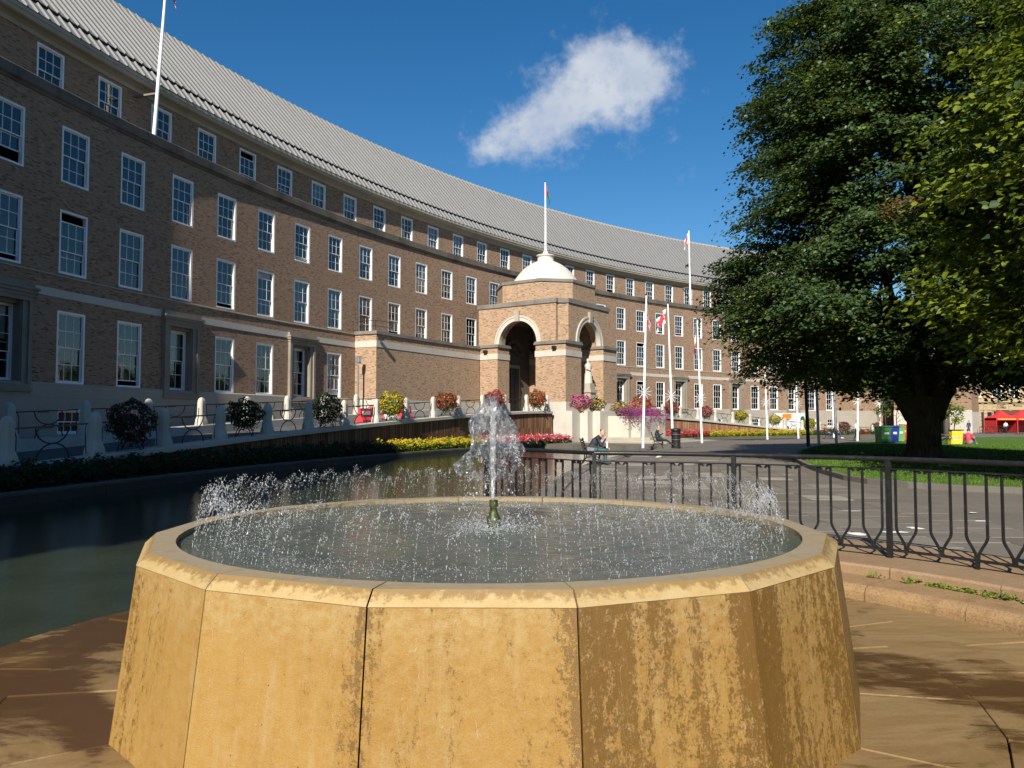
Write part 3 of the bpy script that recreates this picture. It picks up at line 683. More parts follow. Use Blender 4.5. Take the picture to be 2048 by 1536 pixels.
for (x, y, rx, ry) in ((1715, 1068, .13, .05), (1830, 1056, .09, .045), (1790, 1064, .2, .03), (1945, 1025, .06, .02), (1965, 1042, .12, .025), (1700, 1022, .2, .012), (1575, 950, .22, .02)):
    c = onz(x, y, .006); m = MB(); q = []
    for i in range(14):
        a = 2 * math.pi * i / 14; f = 1 + .35 * sr.uniform(-1, 1); q.append(Vector((c.x + rx * f * math.cos(a), c.y + ry * 3 * f * math.sin(a), .0075)))
    m.face(q); m.build('bird_splash', 'gull_splash', pave)

# lawn with kerb
def m_lawn():
    t = NT('lawn'); p = t.pos(); f = t.noise(p, .25, 5); g = t.noise(p, 5, 5, .7); fi = t.noise(p, 50, 3)
    c = t.mix(t.rng(f, .35, .7), (.062, .125, .018), (.085, .16, .022)); c = t.mix(t.rng(g, .4, .7, 0, .45), c, (.045, .085, .014)); c = t.mix(t.rng(fi, .55, .75, 0, .5), c, (.12, .18, .035))
    return t.end(t.pbr(c, .9, t.bump(fi, .6, .03), spec=.15))
m_lawn()
LK = [P(k, 85.9) for k in [33 - i * .55 for i in range(int((33 - (-1.2)) / .55))]]
LK += [P(-1.6, 85.85), P(-2.1, 85.6), P(-2.5, 85.0), P(-2.85, 84.1), P(-3.1, 82.6), P(-3.25, 80.5), P(-3.4, 77), P(-3.6, 70), P(-3.8, 55)]
lawn_poly = LK + [V2(60, 16), V2(95, 40), V2(92, 86), V2(61, 88)]
lw = fill('lawn', [[Vector((p.x, p.y, 0)) for p in lawn_poly]], 'lawn', .105); tag(lw, kind='structure')
m_stone('kerb_stone', (.20, .18, .155), (.08, .075, .06), .6)
kbt = thing('lawn_kerb', P(2, 86, 0), 'low grey stone kerb curving round the lawn', 'kerb'); 
for a, b in zip(LK, LK[1:]):
    n = max(1, int((b - a).length / 1.3))
    for i in range(n):
        p, q = a.lerp(b, i / n), a.lerp(b, (i + 1) / n); d = (q - p).normalized(); nn = Vector((-d.y, d.x, 0)); g_ = d * .006
        add('kerb_stone', slab_mesh([p + g_, q - g_, q - g_ + nn * .16, p + g_ + nn * .16], -.06, .125 + sr.uniform(-.004, .004), 'kerb_stone', 'kerb_stone', .012), kbt)

# grass blades on the near part of the lawn
def grass():
    n = 90000; r = np.sqrt(rng.uniform(0, 1, n)); X = rng.uniform(8.5, 34, n); Y = rng.uniform(15.5, 52, n)
    keep = (np.hypot(X - CX, Y - CY) < 85.6) & (np.abs(X / Y) < .72) & ((Y > 15.9 + (X - 9.5) * -.1))
    pol = np.array([(p.x, p.y) for p in lawn_poly]); inside = np.zeros(n, bool); j = len(pol) - 1
    for i in range(len(pol)):
        xi, yi, xj, yj = *pol[i], *pol[j]
        c = ((yi > Y) != (yj > Y)) & (X < (xj - xi) * (Y - yi) / (yj - yi + 1e-12) + xi); inside ^= c; j = i
    keep &= inside; X, Y = X[keep], Y[keep]; n = len(X)
    a = rng.uniform(0, 2 * np.pi, n); w = rng.uniform(.006, .012, n) * (1 + Y / 25); hh = rng.uniform(.03, .075, n); lx, ly = rng.normal(0, .02, n), rng.normal(0, .02, n)
    v = np.stack([np.stack([X - w * np.cos(a), Y - w * np.sin(a), np.full(n, .1)], 1), np.stack([X + w * np.cos(a), Y + w * np.sin(a), np.full(n, .1)], 1), np.stack([X + lx, Y + ly, .105 + hh], 1)], 1).reshape(-1, 3)
    o = add('grass', raw('grass', v, np.arange(3 * n).reshape(-1, 3), 'lawn')); tag(o, 'short mown green grass on the lawn', 'grass', kind='stuff')
grass()

# ramp, retaining walls, kerbs
ZK = [(-9, -1.5), (-6, -1.48), (-3.28, -1.07), (7.81, .67), (9.8, .9), (11, .95), (14.3, .95), (15.87, .78), (18.94, .36), (21.75, -.17), (24.72, -.84), (27, -1.3), (28.5, -1.45), (34, -1.5)]
def zc(k): return h(float(np.interp(k, [a for a, _ in ZK], [b for _, b in ZK])))
m = MB(); m.sweep([(106.4, -.12), (111.0, -.12), (116.75, -.14)], -8, 33, 4, zf=zc, r_abs=True); tag(m.build('ramp_road', 'tarmac'), kind='structure')
m = MB(); m.sweep([(110.6, -.16), (110.6, .24), (111.3, .24), (111.3, -.3)], -6, 9.2, 4, zf=zc, r_abs=True); tag(m.build('ramp_kerb', 'stone_white'), kind='structure')
def m_reed():
    t = NT('reed'); p = t.pos(); v = t.n('ShaderNodeAttribute', attribute_name='tint', attribute_type='GEOMETRY').outputs['Fac']
    c = t.ramp(v, [(0, (0.115, 0.052, 0.030)), (.4, (0.230, 0.109, 0.057)), (.75, (0.321, 0.166, 0.090)), (1, (0.459, 0.298, 0.172))])
    c = t.mix(t.rng(t.noise(p, .8, 5), .4, .7, 0, .5), c, (0.172, 0.086, 0.052)); return t.end(t.pbr(c, .85, spec=.2))
m_reed()
def ramp_wall(label, ka, kb, screen):
    t = thing('ramp_wall', P((ka + kb) / 2, 106.4, 0), label, 'wall')
    m = MB(); m.sweep([(106.6, -.4), (106.3, -.4)], ka, kb, 4, r_abs=True)
    n = int((kb - ka) * 4)
    for i in range(n):
        k, k2 = ka + (kb - ka) * i / n, ka + (kb - ka) * (i + 1) / n
        for r in (106.3, 106.62):
            m.face([P(k, r, -.4), P(k2, r, -.4), P(k2, r, zc(k2) - .2), P(k, r, zc(k) - .2)], [(k * 3.3, -.4), (k2 * 3.3, -.4), (k2 * 3.3, zc(k2)), (k * 3.3, zc(k))])
    m.build('wall', 'brick', t)
    k = ka; st = 1 / 3
    while k < kb - .05:
        k2 = min(k + st, kb) - .003; q = MB(); ro = []
        for kk_ in (k, k2):
            z = zc(kk_); ro.append([P(kk_, r, z + dz) for r, dz in ((106.72, -.21), (106.16, -.21), (106.12, -.19), (106.12, -.025), (106.15, 0), (106.72, .0))])
        for j in range(6): q.face([ro[0][j], ro[1][j], ro[1][(j + 1) % 6], ro[0][(j + 1) % 6]])
        q.face(ro[0]); q.face(ro[1][::-1]); q.build('coping_stone', 'stone_white', t); k += st
    vs, fs, tn = [], [], []                             # split reed screen fixed to the wall
    for (sa, sb) in screen:
        k = sa
        while k < sb:
            w = random.uniform(.035, .06) / 3.28; zb, zt = .05, zc(k) - .23; zm = zb + (zt - zb) * .5
            for a_, b_ in ((zb, zm - .01), (zm, zt)):
                d = random.uniform(0, .018); i = len(vs)
                if b_ - a_ < .05: continue
                vs += [P(k, 106.28, a_), P(k + w / 2, 106.25 - d, a_), P(k + w, 106.28, a_), P(k, 106.28, b_), P(k + w / 2, 106.25 - d, b_), P(k + w, 106.28, b_)]
                fs += [(i, i + 1, i + 4, i + 3), (i + 1, i + 2, i + 5, i + 4)]; tv = random.random(); tn += [tv, tv]
            k += w
    if fs: tag(add('reed_screen', raw('reed_screen', [tuple(v) for v in vs], fs, 'reed', tint=tn), t), kind='stuff')
    return t
ramp_wall('sloping ramp wall with reed screen and pale coping along the near pool', -4.1, 10.95, [(-3, 10.93)])
ramp_wall('sloping ramp wall with reed screen right of the white planter terrace', 14.75, 27.5, [(14.8, 27)])

def stones(name, part, label, cat, r0, r1, ka, kb, z0, z1, mat, ln=1.2):
    t = thing(name, P((ka + kb) / 2, r0, 0), label, cat); n = int((kb - ka) * 3.6 * r0 / RW / ln)
    for i in range(n):
        k, k2 = ka + (kb - ka) * i / n + .002, ka + (kb - ka) * (i + 1) / n - .002
        add(part, slab_mesh([P(k, r0), P(k2, r0), P(k2, r1), P(k, r1)], z0, z1 + sr.uniform(-.004, .004), part, mat, .01), t)
    return t
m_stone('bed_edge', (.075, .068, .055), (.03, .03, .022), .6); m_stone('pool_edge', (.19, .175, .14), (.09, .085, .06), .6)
stones('flowerbed_kerb', 'kerb_stone', 'dark stone kerb between the near pool and its flower bed', 'kerb', 104.55, 104.95, -7, 9.5, -.4, -.06, 'bed_edge')
stones('pool_kerb', 'kerb_stone', 'flat stone edging between the near pool and the paved path', 'kerb', 92.9, 93.42, KJ + .1, KE, -.2, .012, 'paving_slab', .9)
stones('flowerbed_kerb', 'kerb_stone', 'stone kerb between the far pool and the right flower bed', 'kerb', 104.55, 104.95, 15.4, 31, -.25, .06, 'pool_edge')
stones('pool_kerb', 'kerb_stone', 'dark stone edging of the far pool beside the flagpoles', 'kerb', 95.1, 95.55, 15.9, 31, -.25, .03, 'pool_edge')
m = MB(); m.sweep([(104.9, -.1), (106.3, .02)], -7, 11, 4, r_abs=True); tag(m.build('flowerbed_soil', 'soil'), kind='structure')
m = MB(); m.sweep([(104.9, -.1), (106.3, .02)], 15.0, 31, 4, r_abs=True); tag(m.build('flowerbed_soil', 'soil'), kind='structure')

# stone posts and iron panels of the balustrades
def post_mesh():
    m = MB(); prof = [(.27, -.02), (.27, .1), (.25, .2), (.185, .38), (.172, .5), (.165, .98), (.15, 1.09), (.11, 1.18), (.05, 1.225), (.0001, 1.235)]
    n = 8; rows = []
    for r, z in prof:
        c = .35 * r; pts = [(-r, -r + c), (-r + c, -r), (r - c, -r), (r, -r + c), (r, r - c), (r - c, r), (-r + c, r), (-r, r - c)]
        rows.append([Vector((x, y * .8, z)) for x, y in pts])
    m.grid(rows, 0, True); return m.mesh('stone_post', 'stone_white')
PM_ = post_mesh()
def panel_mesh(L, full=True):
    m = MB(); hl = L / 2; z = .9
    m.box((-hl, -.022, z - .02), (hl, .022, z + .025))
    if full:
        m.tube([(.62 * math.cos(a), 0, z - .02 - .43 * math.sin(a)) for a in [math.pi * i / 16 for i in range(17)]], .02, 6)
        m.tube([(s * (.62 + .16), 0, z - .03) for s in (0,)] + [(-.45, 0, z - .03)], .02, 5)
    m.tube([(.62 * math.cos(a), 0, .0 + .45 * math.sin(a)) for a in [math.pi * i / 16 for i in range(17)]], .02, 6)
    for s in (-1, 1): m.tube([(s * hl * .97, 0, z - .02), (s * hl * .93, 0, z - .2), (s * hl * .95, 0, .05)], .014, 5)
    return m.mesh('iron_panel', 'iron')
PA, PB = panel_mesh(2.75), panel_mesh(2.75, False)
def balustrade(label, r, ks, baskets, up=0.0):
    t = thing('balustrade', P((ks[0] + ks[-1]) / 2, r, zc((ks[0] + ks[-1]) / 2)), label, 'balustrade')
    for i, k in enumerate(ks):
        add('stone_post', PM_, t, P(k, r, zc(k) + up), -ang(k))
        if i + 1 < len(ks):
            km = k + .5; s = (zc(k + 1) - zc(k)) / (3.6 * r / RW)
            o = add('iron_panel', PB if round(km, 2) in baskets else PA, t, P(km, r, zc(km) + up)); o.rotation_euler = (0, -math.atan(s), -ang(km))
    return t
BK_L = [round(-1.73 + 2 * i, 2) for i in range(7)]
balustrade('stone posts and iron hoops along the near ramp wall', 106.4, [-3.23 + i for i in range(15)], BK_L)
XR = [(1343, 815), (1412, 822), (1481, 830), (1549, 836), (1619, 842), (1688, 847), (1752, 850)]
def k_at(x, r):                                         # bay position of an image column on radius r
    d = ray(x, 840); a = d.x ** 2 + d.y ** 2; b = -2 * (d.x * CX + d.y * CY); c = CX ** 2 + CY ** 2 - r * r; t = (-b + math.sqrt(b * b - 4 * a * c)) / (2 * a)
    return kof(Vector((d.x * t, d.y * t, 0)))
BK_R = [k_at(x, 106.4) for x, _ in XR]; ks0 = BK_R[0] - .5
balustrade('stone posts and iron hoops on the ramp wall right of the porch', 106.4, [ks0 - 1 + i for i in range(14)], [round(ks0 + .5 + 2 * i, 2) for i in range(7)])
balustrade('stone posts and iron hoops on the inner side of the ramp below the windows', 110.95, [-3.62 + i * 1.0 for i in range(11)], [], .24)
# ================================================================== white planter terrace in front of the porch
ter = thing('planter_terrace', pt(UC, 14, -1.5), 'stepped white stone terrace below the porch carrying bright flowers', 'terrace')
TL = [(-4.8, 10.45), (-4.8, 12.25), (-3.55, 12.25), (-3.55, 12.93), (-2.74, 12.93), (-2.74, 13.6), (-1.4, 13.6)]
m = MB(); prism(m, TL + [(2 * UC - u, v) for u, v in TL[::-1]], -1.9, .95); m.build('terrace_block', 'stone_white', ter)
TI = [(-1.38, 13.3), (-1.38, 15.4), (-.9, 15.4), (-.9, 16.2)]
m = MB(); prism(m, TI + [(2 * UC - u, v) for u, v in TI[::-1]], -1.9, .55); m.build('centre_planter', 'stone_white', ter)
for (a, v1, z) in ((3.6, 17.1, -1.14), (4.8, 18.2, -1.32), (6.2, 19.6, -1.44)):
    m = MB(); prism(m, [(UC - a, 13.0), (UC - a, v1 - 1), (UC - a + 1, v1), (UC + a - 1, v1), (UC + a, v1 - 1), (UC + a, 13.0)], -1.9, z); m.build('step', 'stone', ter)
st = thing('statue', pt(UC, 10.15, GZ), 'white stone statue of a robed figure on a plinth in the front porch arch', 'statue')
m = MB(); pbx(m, UC - .5, UC + .5, 9.65, 10.65, GZ - .02, 2.6); pbx(m, UC - .6, UC + .6, 9.55, 10.75, 2.6, 2.85); pbx(m, UC - .42, UC + .42, 9.73, 10.57, 2.85, 3.4); m.build('plinth', 'stone', st)
m = MB(); S = PM @ Matrix.Translation((UC, -10.15, 3.4))
m.lathe([(.40, 0), (.38, .3), (.31, .8), (.26, 1.1), (.30, 1.35), (.31, 1.5), (.24, 1.66), (.1, 1.74), (.085, 1.8), (.12, 1.86), (.135, 1.97), (.11, 2.08), (.04, 2.14)], 14, S)
for s in (-1, 1): m.tube([S @ Vector((s * .27, 0, 1.55)), S @ Vector((s * .38, -.1, 1.25)), S @ Vector((s * .18, -.32, 1.12))], [.1, .085, .06], 8)
for i in range(9):
    a = i * .7; m.tube([S @ Vector((.36 * math.cos(a), .36 * math.sin(a), .02)), S @ Vector((.27 * math.cos(a + .1), .27 * math.sin(a + .1), 1.0))], [.05, .03], 5)
m.build('figure', 'stone_white', st, True)

# ================================================================== fountain
def m_ochre():
    t = NT('ochre_stone'); uv = t.uv(); sep = t.n('ShaderNodeSeparateXYZ', {0: uv}); u, v = sep.outputs[0], sep.outputs[1]     # u: degrees round the basin, v: metres up
    uvm = t.n('ShaderNodeCombineXYZ', {0: t.math('MULTIPLY', u, .0347), 1: v}).outputs[0]
    f = t.noise(uvm, 1.3, 6, .62, .5); fine = t.noise(uvm, 130, 5, .75); mid = t.noise(uvm, 16, 7, .75); grit = t.noise(uvm, 260, 3, .7)
    c = t.mix(t.rng(f, .32, .68), (0.2691, 0.1443, 0.0281), (0.3354, 0.1989, 0.0484)); c = t.mix(t.rng(mid, .42, .72, 0, .6), c, (0.3705, 0.2535, 0.1014)); c = t.mix(t.rng(fine, .48, .66, 0, .55), c, (0.2262, 0.1209, 0.0234)); c = t.mix(t.rng(grit, .58, .7, 0, .5), c, (0.4368, 0.3276, 0.1716))
    pale = t.noise(t.mapv(uvm, (2.4, .3, 1)), 3.2, 6, .7); c = t.mix(t.rng(pale, .54, .74, 0, .5), c, (0.3900, 0.3120, 0.1755))
    top = t.rng(v, .72, 1.04, 0, .45, True); c = t.mix(t.math('MULTIPLY', top, t.rng(mid, .35, .65)), c, (0.4290, 0.3354, 0.1716))
    # wet brown film: how much by place round the basin, running down from the rim, ragged from noise
    wet = t.ramp(t.math('DIVIDE', t.math('ADD', u, 90.0), 180.0), [(0, (.62,) * 3), (.13, (.56,) * 3), (.2, (.5,) * 3), (.29, (.37,) * 3), (.303, (.5,) * 3), (.312, (.36,) * 3), (.40, (.36,) * 3), (.422, (.46,) * 3), (.432, (.61,) * 3), (.441, (.46,) * 3), (.47, (.40,) * 3), (.53, (.45,) * 3), (.552, (.55,) * 3), (.566, (.68,) * 3), (.585, (.60,) * 3), (.62, (.54,) * 3), (.655, (.53,) * 3), (.68, (.72,) * 3), (.70, (.62,) * 3), (.74, (.55,) * 3), (.82, (.58,) * 3), (1, (.65,) * 3)])
    st = t.noise(t.mapv(uvm, (4.5, .35, 1)), 2.1, 5, .62); gr = t.noise(t.mapv(uvm, (1, .5, 1)), 30, 7, .8); gr2 = t.noise(t.mapv(uvm, (1, .7, 1)), 95, 5, .75)
    k = t.math('ADD', t.math('ADD', wet, t.math('MULTIPLY', t.math('SUBTRACT', st, .5), .75)), t.math('ADD', t.math('MULTIPLY', t.math('SUBTRACT', gr, .5), .85), t.math('MULTIPLY', t.math('SUBTRACT', gr2, .5), .5)))
    wm = t.rng(k, .54, .62, 0, 1, True); soft = t.rng(k, .36, .72, 0, .6, True)
    c = t.mix(soft, c, (0.2106, 0.1131, 0.0234)); wc = t.mix(t.rng(st, .3, .7), (0.0975, 0.0484, 0.0101), (0.1482, 0.0780, 0.0172)); c = t.mix(t.math('MULTIPLY', wm, .8), c, wc)
    spots = t.n('ShaderNodeTexVoronoi', {'Vector': t.mapv(uvm, (1, .8, 1)), 'Scale': 26.0, 'Randomness': 1.0}).outputs['Distance']; c = t.mix(t.math('MULTIPLY', t.rng(spots, .1, .06), t.rng(t.noise(uvm, 5, 3), .5, .6)), c, (0.0936, 0.0507, 0.0140))
    scr = t.noise(t.mapv(uvm, (9, 1.4, 1), (0, 0, 0)), 3.0, 2, .5, 2.0); c = t.mix(t.rng(t.math('ABSOLUTE', t.math('SUBTRACT', scr, .62)), .006, .0, 0, .5), c, (0.4680, 0.3744, 0.2340))
    hgt = t.math('ADD', t.math('ADD', fine, t.math('MULTIPLY', mid, .9)), t.math('ADD', t.math('MULTIPLY', grit, .6), t.math('MULTIPLY', wm, -.5)))
    return t.end(t.pbr(c, t.mix(wm, (.66,) * 3, (.36,) * 3), t.bump(hgt, .45, .006), spec=.35))
m_ochre()
def m_rim():
    t = NT('rim_stone'); p = t.pos(); f = t.noise(p, 2.5, 6, .65); fine = t.noise(p, 80, 5, .7); g = t.noise(t.mapv(p, (1, 1, 4)), 11, 6, .7)
    c = t.mix(t.rng(f, .35, .68), (0.2808, 0.2340, 0.1677), (0.3042, 0.2340, 0.1248)); c = t.mix(t.rng(g, .5, .7, 0, .5), c, (0.2114, 0.1404, 0.0577)); c = t.mix(t.rng(fine, .5, .7, 0, .35), c, (0.1794, 0.1342, 0.0835))
    return t.end(t.pbr(c, .6, t.bump(t.math('ADD', fine, g), .3, .006), spec=.4))
m_rim()
def m_chamfer():
    t = NT('chamfer_stone'); p = t.pos(); f = t.noise(p, 6, 6, .65); g = t.noise(t.mapv(p, (1, 1, 1)), 17, 7, .75); fine = t.noise(p, 90, 4, .7)
    sepu = t.n('ShaderNodeSeparateXYZ', {0: t.uv()}).outputs[1]
    c = t.mix(t.rng(f, .35, .68), (0.3775, 0.2613, 0.1037), (0.4259, 0.3221, 0.1646)); c = t.mix(t.rng(fine, .5, .7, 0, .3), c, (0.2800, 0.1700, 0.0484))
    k = t.math('ADD', t.math('MULTIPLY', t.math('SUBTRACT', g, .5), 1.6), t.math('MULTIPLY', sepu, .55)); c = t.mix(t.rng(k, .2, .42, 0, .75), c, (0.1825, 0.1037, 0.0304))
    return t.end(t.pbr(c, .55, t.bump(t.math('ADD', fine, g), .3, .006), spec=.4))
m_chamfer()
def m_wetslab():
    t = NT('wet_slab'); p = t.pos(); rn = t.rnd(); f = t.noise(p, .55, 6, .6, 1.2); g = t.noise(t.mapv(p, (.7, 2.8, 1)), 1.6, 7, .7, 1.2); fine = t.noise(p, 45, 5, .7)
    c = t.mix(t.rng(g, .35, .7), (0.1950, 0.1170, 0.0429), (0.2808, 0.1950, 0.0897)); c = t.mix(t.rng(fine, .45, .75, 0, .35), c, (0.1248, 0.0702, 0.0234))
    sep = t.n('ShaderNodeSeparateXYZ', {0: p}); bias = t.rng(sep.outputs[0], -3.0, 1.5, .13, -.03)
    k = t.math('ADD', t.math('ADD', f, bias), t.math('MULTIPLY', t.math('SUBTRACT', g, .5), .5)); k = t.math('ADD', k, t.math('MULTIPLY', t.math('SUBTRACT', rn, .5), .1)); w = t.rng(k, .49, .63, 0, 1, True)
    c = t.mix(t.math('MULTIPLY', w, .86), c, (0.0585, 0.0257, 0.0086)); c = t.mix(t.rng(t.noise(p, 1.1, 5), .55, .75, 0, .4), c, (0.2496, 0.1560, 0.0468))
    return t.end(t.pbr(c, t.rng(w, 0, 1, .5, .16), t.bump(t.math('ADD', fine, t.math('MULTIPLY', g, .6)), .22, .008), spec=.5))
m_wetslab()
def m_granite(name, a, b, d, sp):
    t = NT(name); p = t.pos(); f = t.noise(p, 1.3, 6, .65); g = t.noise(p, 55, 5, .75); k = t.noise(p, 130, 3, .7); st = t.noise(p, 3.5, 6, .7, .6)
    c = t.mix(t.rng(f, .35, .68), a, b); c = t.mix(t.rng(st, .5, .7, 0, .6), c, d); c = t.mix(t.rng(g, .5, .62, 0, sp), c, tuple(x * .45 for x in a)); c = t.mix(t.rng(k, .56, .66, 0, sp), c, tuple(min(1, x * 1.55) for x in b))
    return t.end(t.pbr(c, .7, t.bump(t.math('ADD', g, k), .5, .006), spec=.35))
m_granite('granite', (.27, .165, .075), (.31, .20, .10), (.14, .075, .028), .75); m_granite('tier_stone', (.265, .17, .092), (.29, .195, .115), (.19, .115, .055), .45)
FT = Vector((-.14, 5.67, 0)); KS_ = .718 / .624   # basin centre and size
def fv(r, deg, z, c=None): a = R_(deg); c = FC if c is None else c; return Vector((c.x + r * math.sin(a), c.y - r * math.cos(a), z))     # degrees from the camera side, + to the right
ZS = -.22; ZR = h(-.718); RO, RC, RBm, RI = 1.935 * KS_, 1.99 * KS_, 2.41, 1.79 * KS_
ft = thing('fountain', (FT.x, FT.y, ZS), 'big sixteen-sided ochre stone fountain basin in the foreground', 'fountain')
VA = [-12 + 22.5 * i for i in range(16)]
gp = .1
for a in VA:
    b = a + 22.5; a1, b1 = a + gp, b - gp; aw, bw = ((a + 180) % 360) - 180, ((a + 180) % 360) - 180 + 22.5
    m = MB(); ns, nv = 1, 1
    zb, zt = ZS - .02, ZR - .063
    f = [fv(RBm, a1, zb, FT), fv(RBm, b1, zb, FT), fv(RC, b1, zt, FT), fv(RC, a1, zt, FT)]; bk = [fv(RBm - .22, a1, zb, FT), fv(RBm - .22, b1, zb, FT), fv(RC - .2, b1, zt, FT), fv(RC - .2, a1, zt, FT)]
    m.face(f, [(aw, 0), (bw, 0), (bw, 1.04), (aw, 1.04)]); m.face(bk[::-1])
    m.face([f[0], f[3], bk[3], bk[0]], [(aw, 0), (aw, 1), (aw, 1), (aw, 0)]); m.face([f[1], f[2], bk[2], bk[1]], [(bw, 0), (bw, 1), (bw, 1), (bw, 0)]); m.build('wall_panel', 'ochre_stone', ft)
    m = MB(); nseg = 5; inn = [fv(RI, a1 + (b1 - a1) * i / nseg, ZR, FT) for i in range(nseg + 1)]; inb = [Vector((p.x, p.y, ZR - .35)) for p in inn]
    o0, o1, c0, c1 = fv(RO, a1, ZR, FT), fv(RO, b1, ZR, FT), fv(RC + .004, a1, ZR - .063, FT), fv(RC + .004, b1, ZR - .063, FT)
    m.face([o0, o1] + inn[::-1], None, 0); m.face([c0, c1, o1, o0], [(0, 0), (1, 0), (1, 1), (0, 1)], 1)
    for i in range(nseg): m.face([inn[i], inn[i + 1], inb[i + 1], inb[i]], None, 0)
    m.face([o0, inn[0], inb[0], c0], None, 0); m.face([o1, inn[-1], inb[-1], c1], None, 0); m.face([c0, c1, inb[-1], inb[0]], None, 0)
    m.build('coping_stone', ['rim_stone', 'chamfer_stone'], ft)
m = MB(); rows = []
ZB = ZR - .035
for i in range(40):
    r = RI * i / 39; rows.append([Vector((FT.x + r * math.cos(2 * math.pi * j / 96), FT.y + r * math.sin(2 * math.pi * j / 96), ZB + .008 * math.sin(r * 26) * math.exp(-r * 1.2) + .006 * mnoise.noise((r * math.cos(2 * math.pi * j / 96) * 9, r * math.sin(2 * math.pi * j / 96) * 9, 0)) + (.012 * abs(mnoise.noise((j * .9, r * 14, 3))) if r > 1.75 else 0))) for j in range(96)])
m.grid(rows, 0, True); m.build('water_surface', 'basin_water', ft, True)
plain('nozzle_brass', (.055, .07, .02), .5, .2, .5, 22)
m = MB(); NZ = Matrix.Translation((FT.x + .01, FT.y, ZB - .1)); m.lathe([(.035, 0), (.035, .06), (.05, .07), (.055, .1), (.04, .12), (.052, .15), (.045, .19), (.03, .22), (.024, .25), (.03, .27), (.03, .31)], 14, NZ); m.build('nozzle', 'nozzle_brass', ft, True)

pf = thing('fountain_platform', (FC.x, FC.y, ZS), 'wet brown stone platform of large slabs round the fountain', 'platform')
RG = [2.25, 3.1, 3.75, 4.44]; ps = random.Random(21)
for j in range(3):
    for i in range(16):
        off = -12 + (11.25 if j == 1 else 0); a, b = off + 22.5 * i, off + 22.5 * (i + 1); mid = (a + b) / 2
        def rr_(r, dg): return min(r, 3.9) if (math.sin(R_(dg)) < -.2 and math.cos(R_(dg)) < .75) else r
        ga = .2
        r0, r1 = RG[j] + .006, RG[j + 1] - .006
        if rr_(r1, mid) < r0 + .1: continue
        z = ZS + ps.uniform(-.003, .003) - .012 * j
        o = add('paving_slab', slab_mesh([fv(r0, a + ga, 0, FT), fv(rr_(r1, a + ga), a + ga, 0, FT), fv(rr_(r1, mid), mid, 0, FT), fv(rr_(r1, b - ga), b - ga, 0, FT), fv(r0, b - ga, 0, FT), fv(r0, mid, 0, FT)], ZS - .3, z, 'paving_slab', 'wet_slab', .006), pf)
m = MB(); m.lathe([(4.3, ZS - .5), (4.3, ZS - .05), (.2, ZS - .045)], 48, Matrix.Translation((FT.x, FT.y, 0))); m.build('joint_bed', 'soil', pf) if False else None
kt = thing('fountain_kerb', (FC.x + 5, FC.y, ZS), 'curved granite kerb and raised stone tier round the fountain', 'kerb')
n = 14
for i in range(n):
    a, b = 180 - AJ - (168 - AJ) * i / n * 1.0, 180 - AJ - (168 - AJ) * (i + 1) / n
    a, b = a - .08, b + .08; q = MB(); rows = []
    for s in range(7):
        aa = a + (b - a) * s / 6
        pr = [(5.22, -.6), (4.66, -.6), (4.66, -.2)] + [(4.66 + .1 * (1 - math.cos(R_(t))), -.2 + .1 * math.sin(R_(t))) for t in (20, 45, 70, 90)] + [(5.22, -.095)]
        rows.append([fv(r, aa, z) for r, z in pr])
    q.grid(rows, 0); q.face(rows[0]); q.face(rows[-1][::-1]); q.build('bullnose_stone', 'granite', kt)
    q = MB(); rows = []
    for s in range(7):
        aa = a + (b - a) * s / 6; rows.append([fv(r, aa, z) for r, z in ((5.2, -.3), (5.2, -.012), (5.22, .012), (6.9, .012), (6.9, -.1))])
    q.grid(rows, 0); q.face(rows[0]); q.face(rows[-1][::-1]); q.build('tier_stone', 'tier_stone', kt)

# ================================================================== railing round the fountain end
fn = thing('iron_railing', (FC.x + 4.1, FC.y + 4.1, 0), 'black iron railing with forked bars curving behind the fountain', 'railing')
RF = 5.85
def fp(deg, z): a = R_(deg); return Vector((FC.x + RF * math.sin(a), FC.y + RF * math.cos(a), z))
PD = [12 + 17.65 * i for i in range(7)]
def barmesh(s):
    m = MB(); x = .105; w = .0115
    def seg(p, q):
        d = (Vector(q) - Vector(p)).normalized(); n = Vector((d.z, 0, -d.x)) * w; e = Vector((0, w, 0)); p, q = Vector(p), Vector(q)
        A = [p + n + e, p - n + e, p - n - e, p + n - e]; B = [q + n + e, q - n + e, q - n - e, q + n - e]
        for i in range(4): m.face([A[i], A[(i + 1) % 4], B[(i + 1) % 4], B[i]])
        m.face(A); m.face(B)
    pts = [(s * x, 0, .985), (s * x, 0, .34), (s * (x - .012), 0, .3), (s * .045, 0, .22), (s * .016, 0, .165), (s * .012, 0, .1)]
    for p, q in zip(pts, pts[1:]): seg(p, q)
    seg((s * x, 0, .975), (s * (x + .045), 0, .972)); seg((s * (x + .045), 0, .972), (s * (x + .05), 0, .948))
    return m.mesh('bar', 'fence_iron')
BM = [barmesh(-1), barmesh(1)]
pmesh = MB(); pmesh.box((-.026, -.026, -.02), (.026, .026, 1.1)); pmesh = pmesh.mesh('post', 'fence_iron')
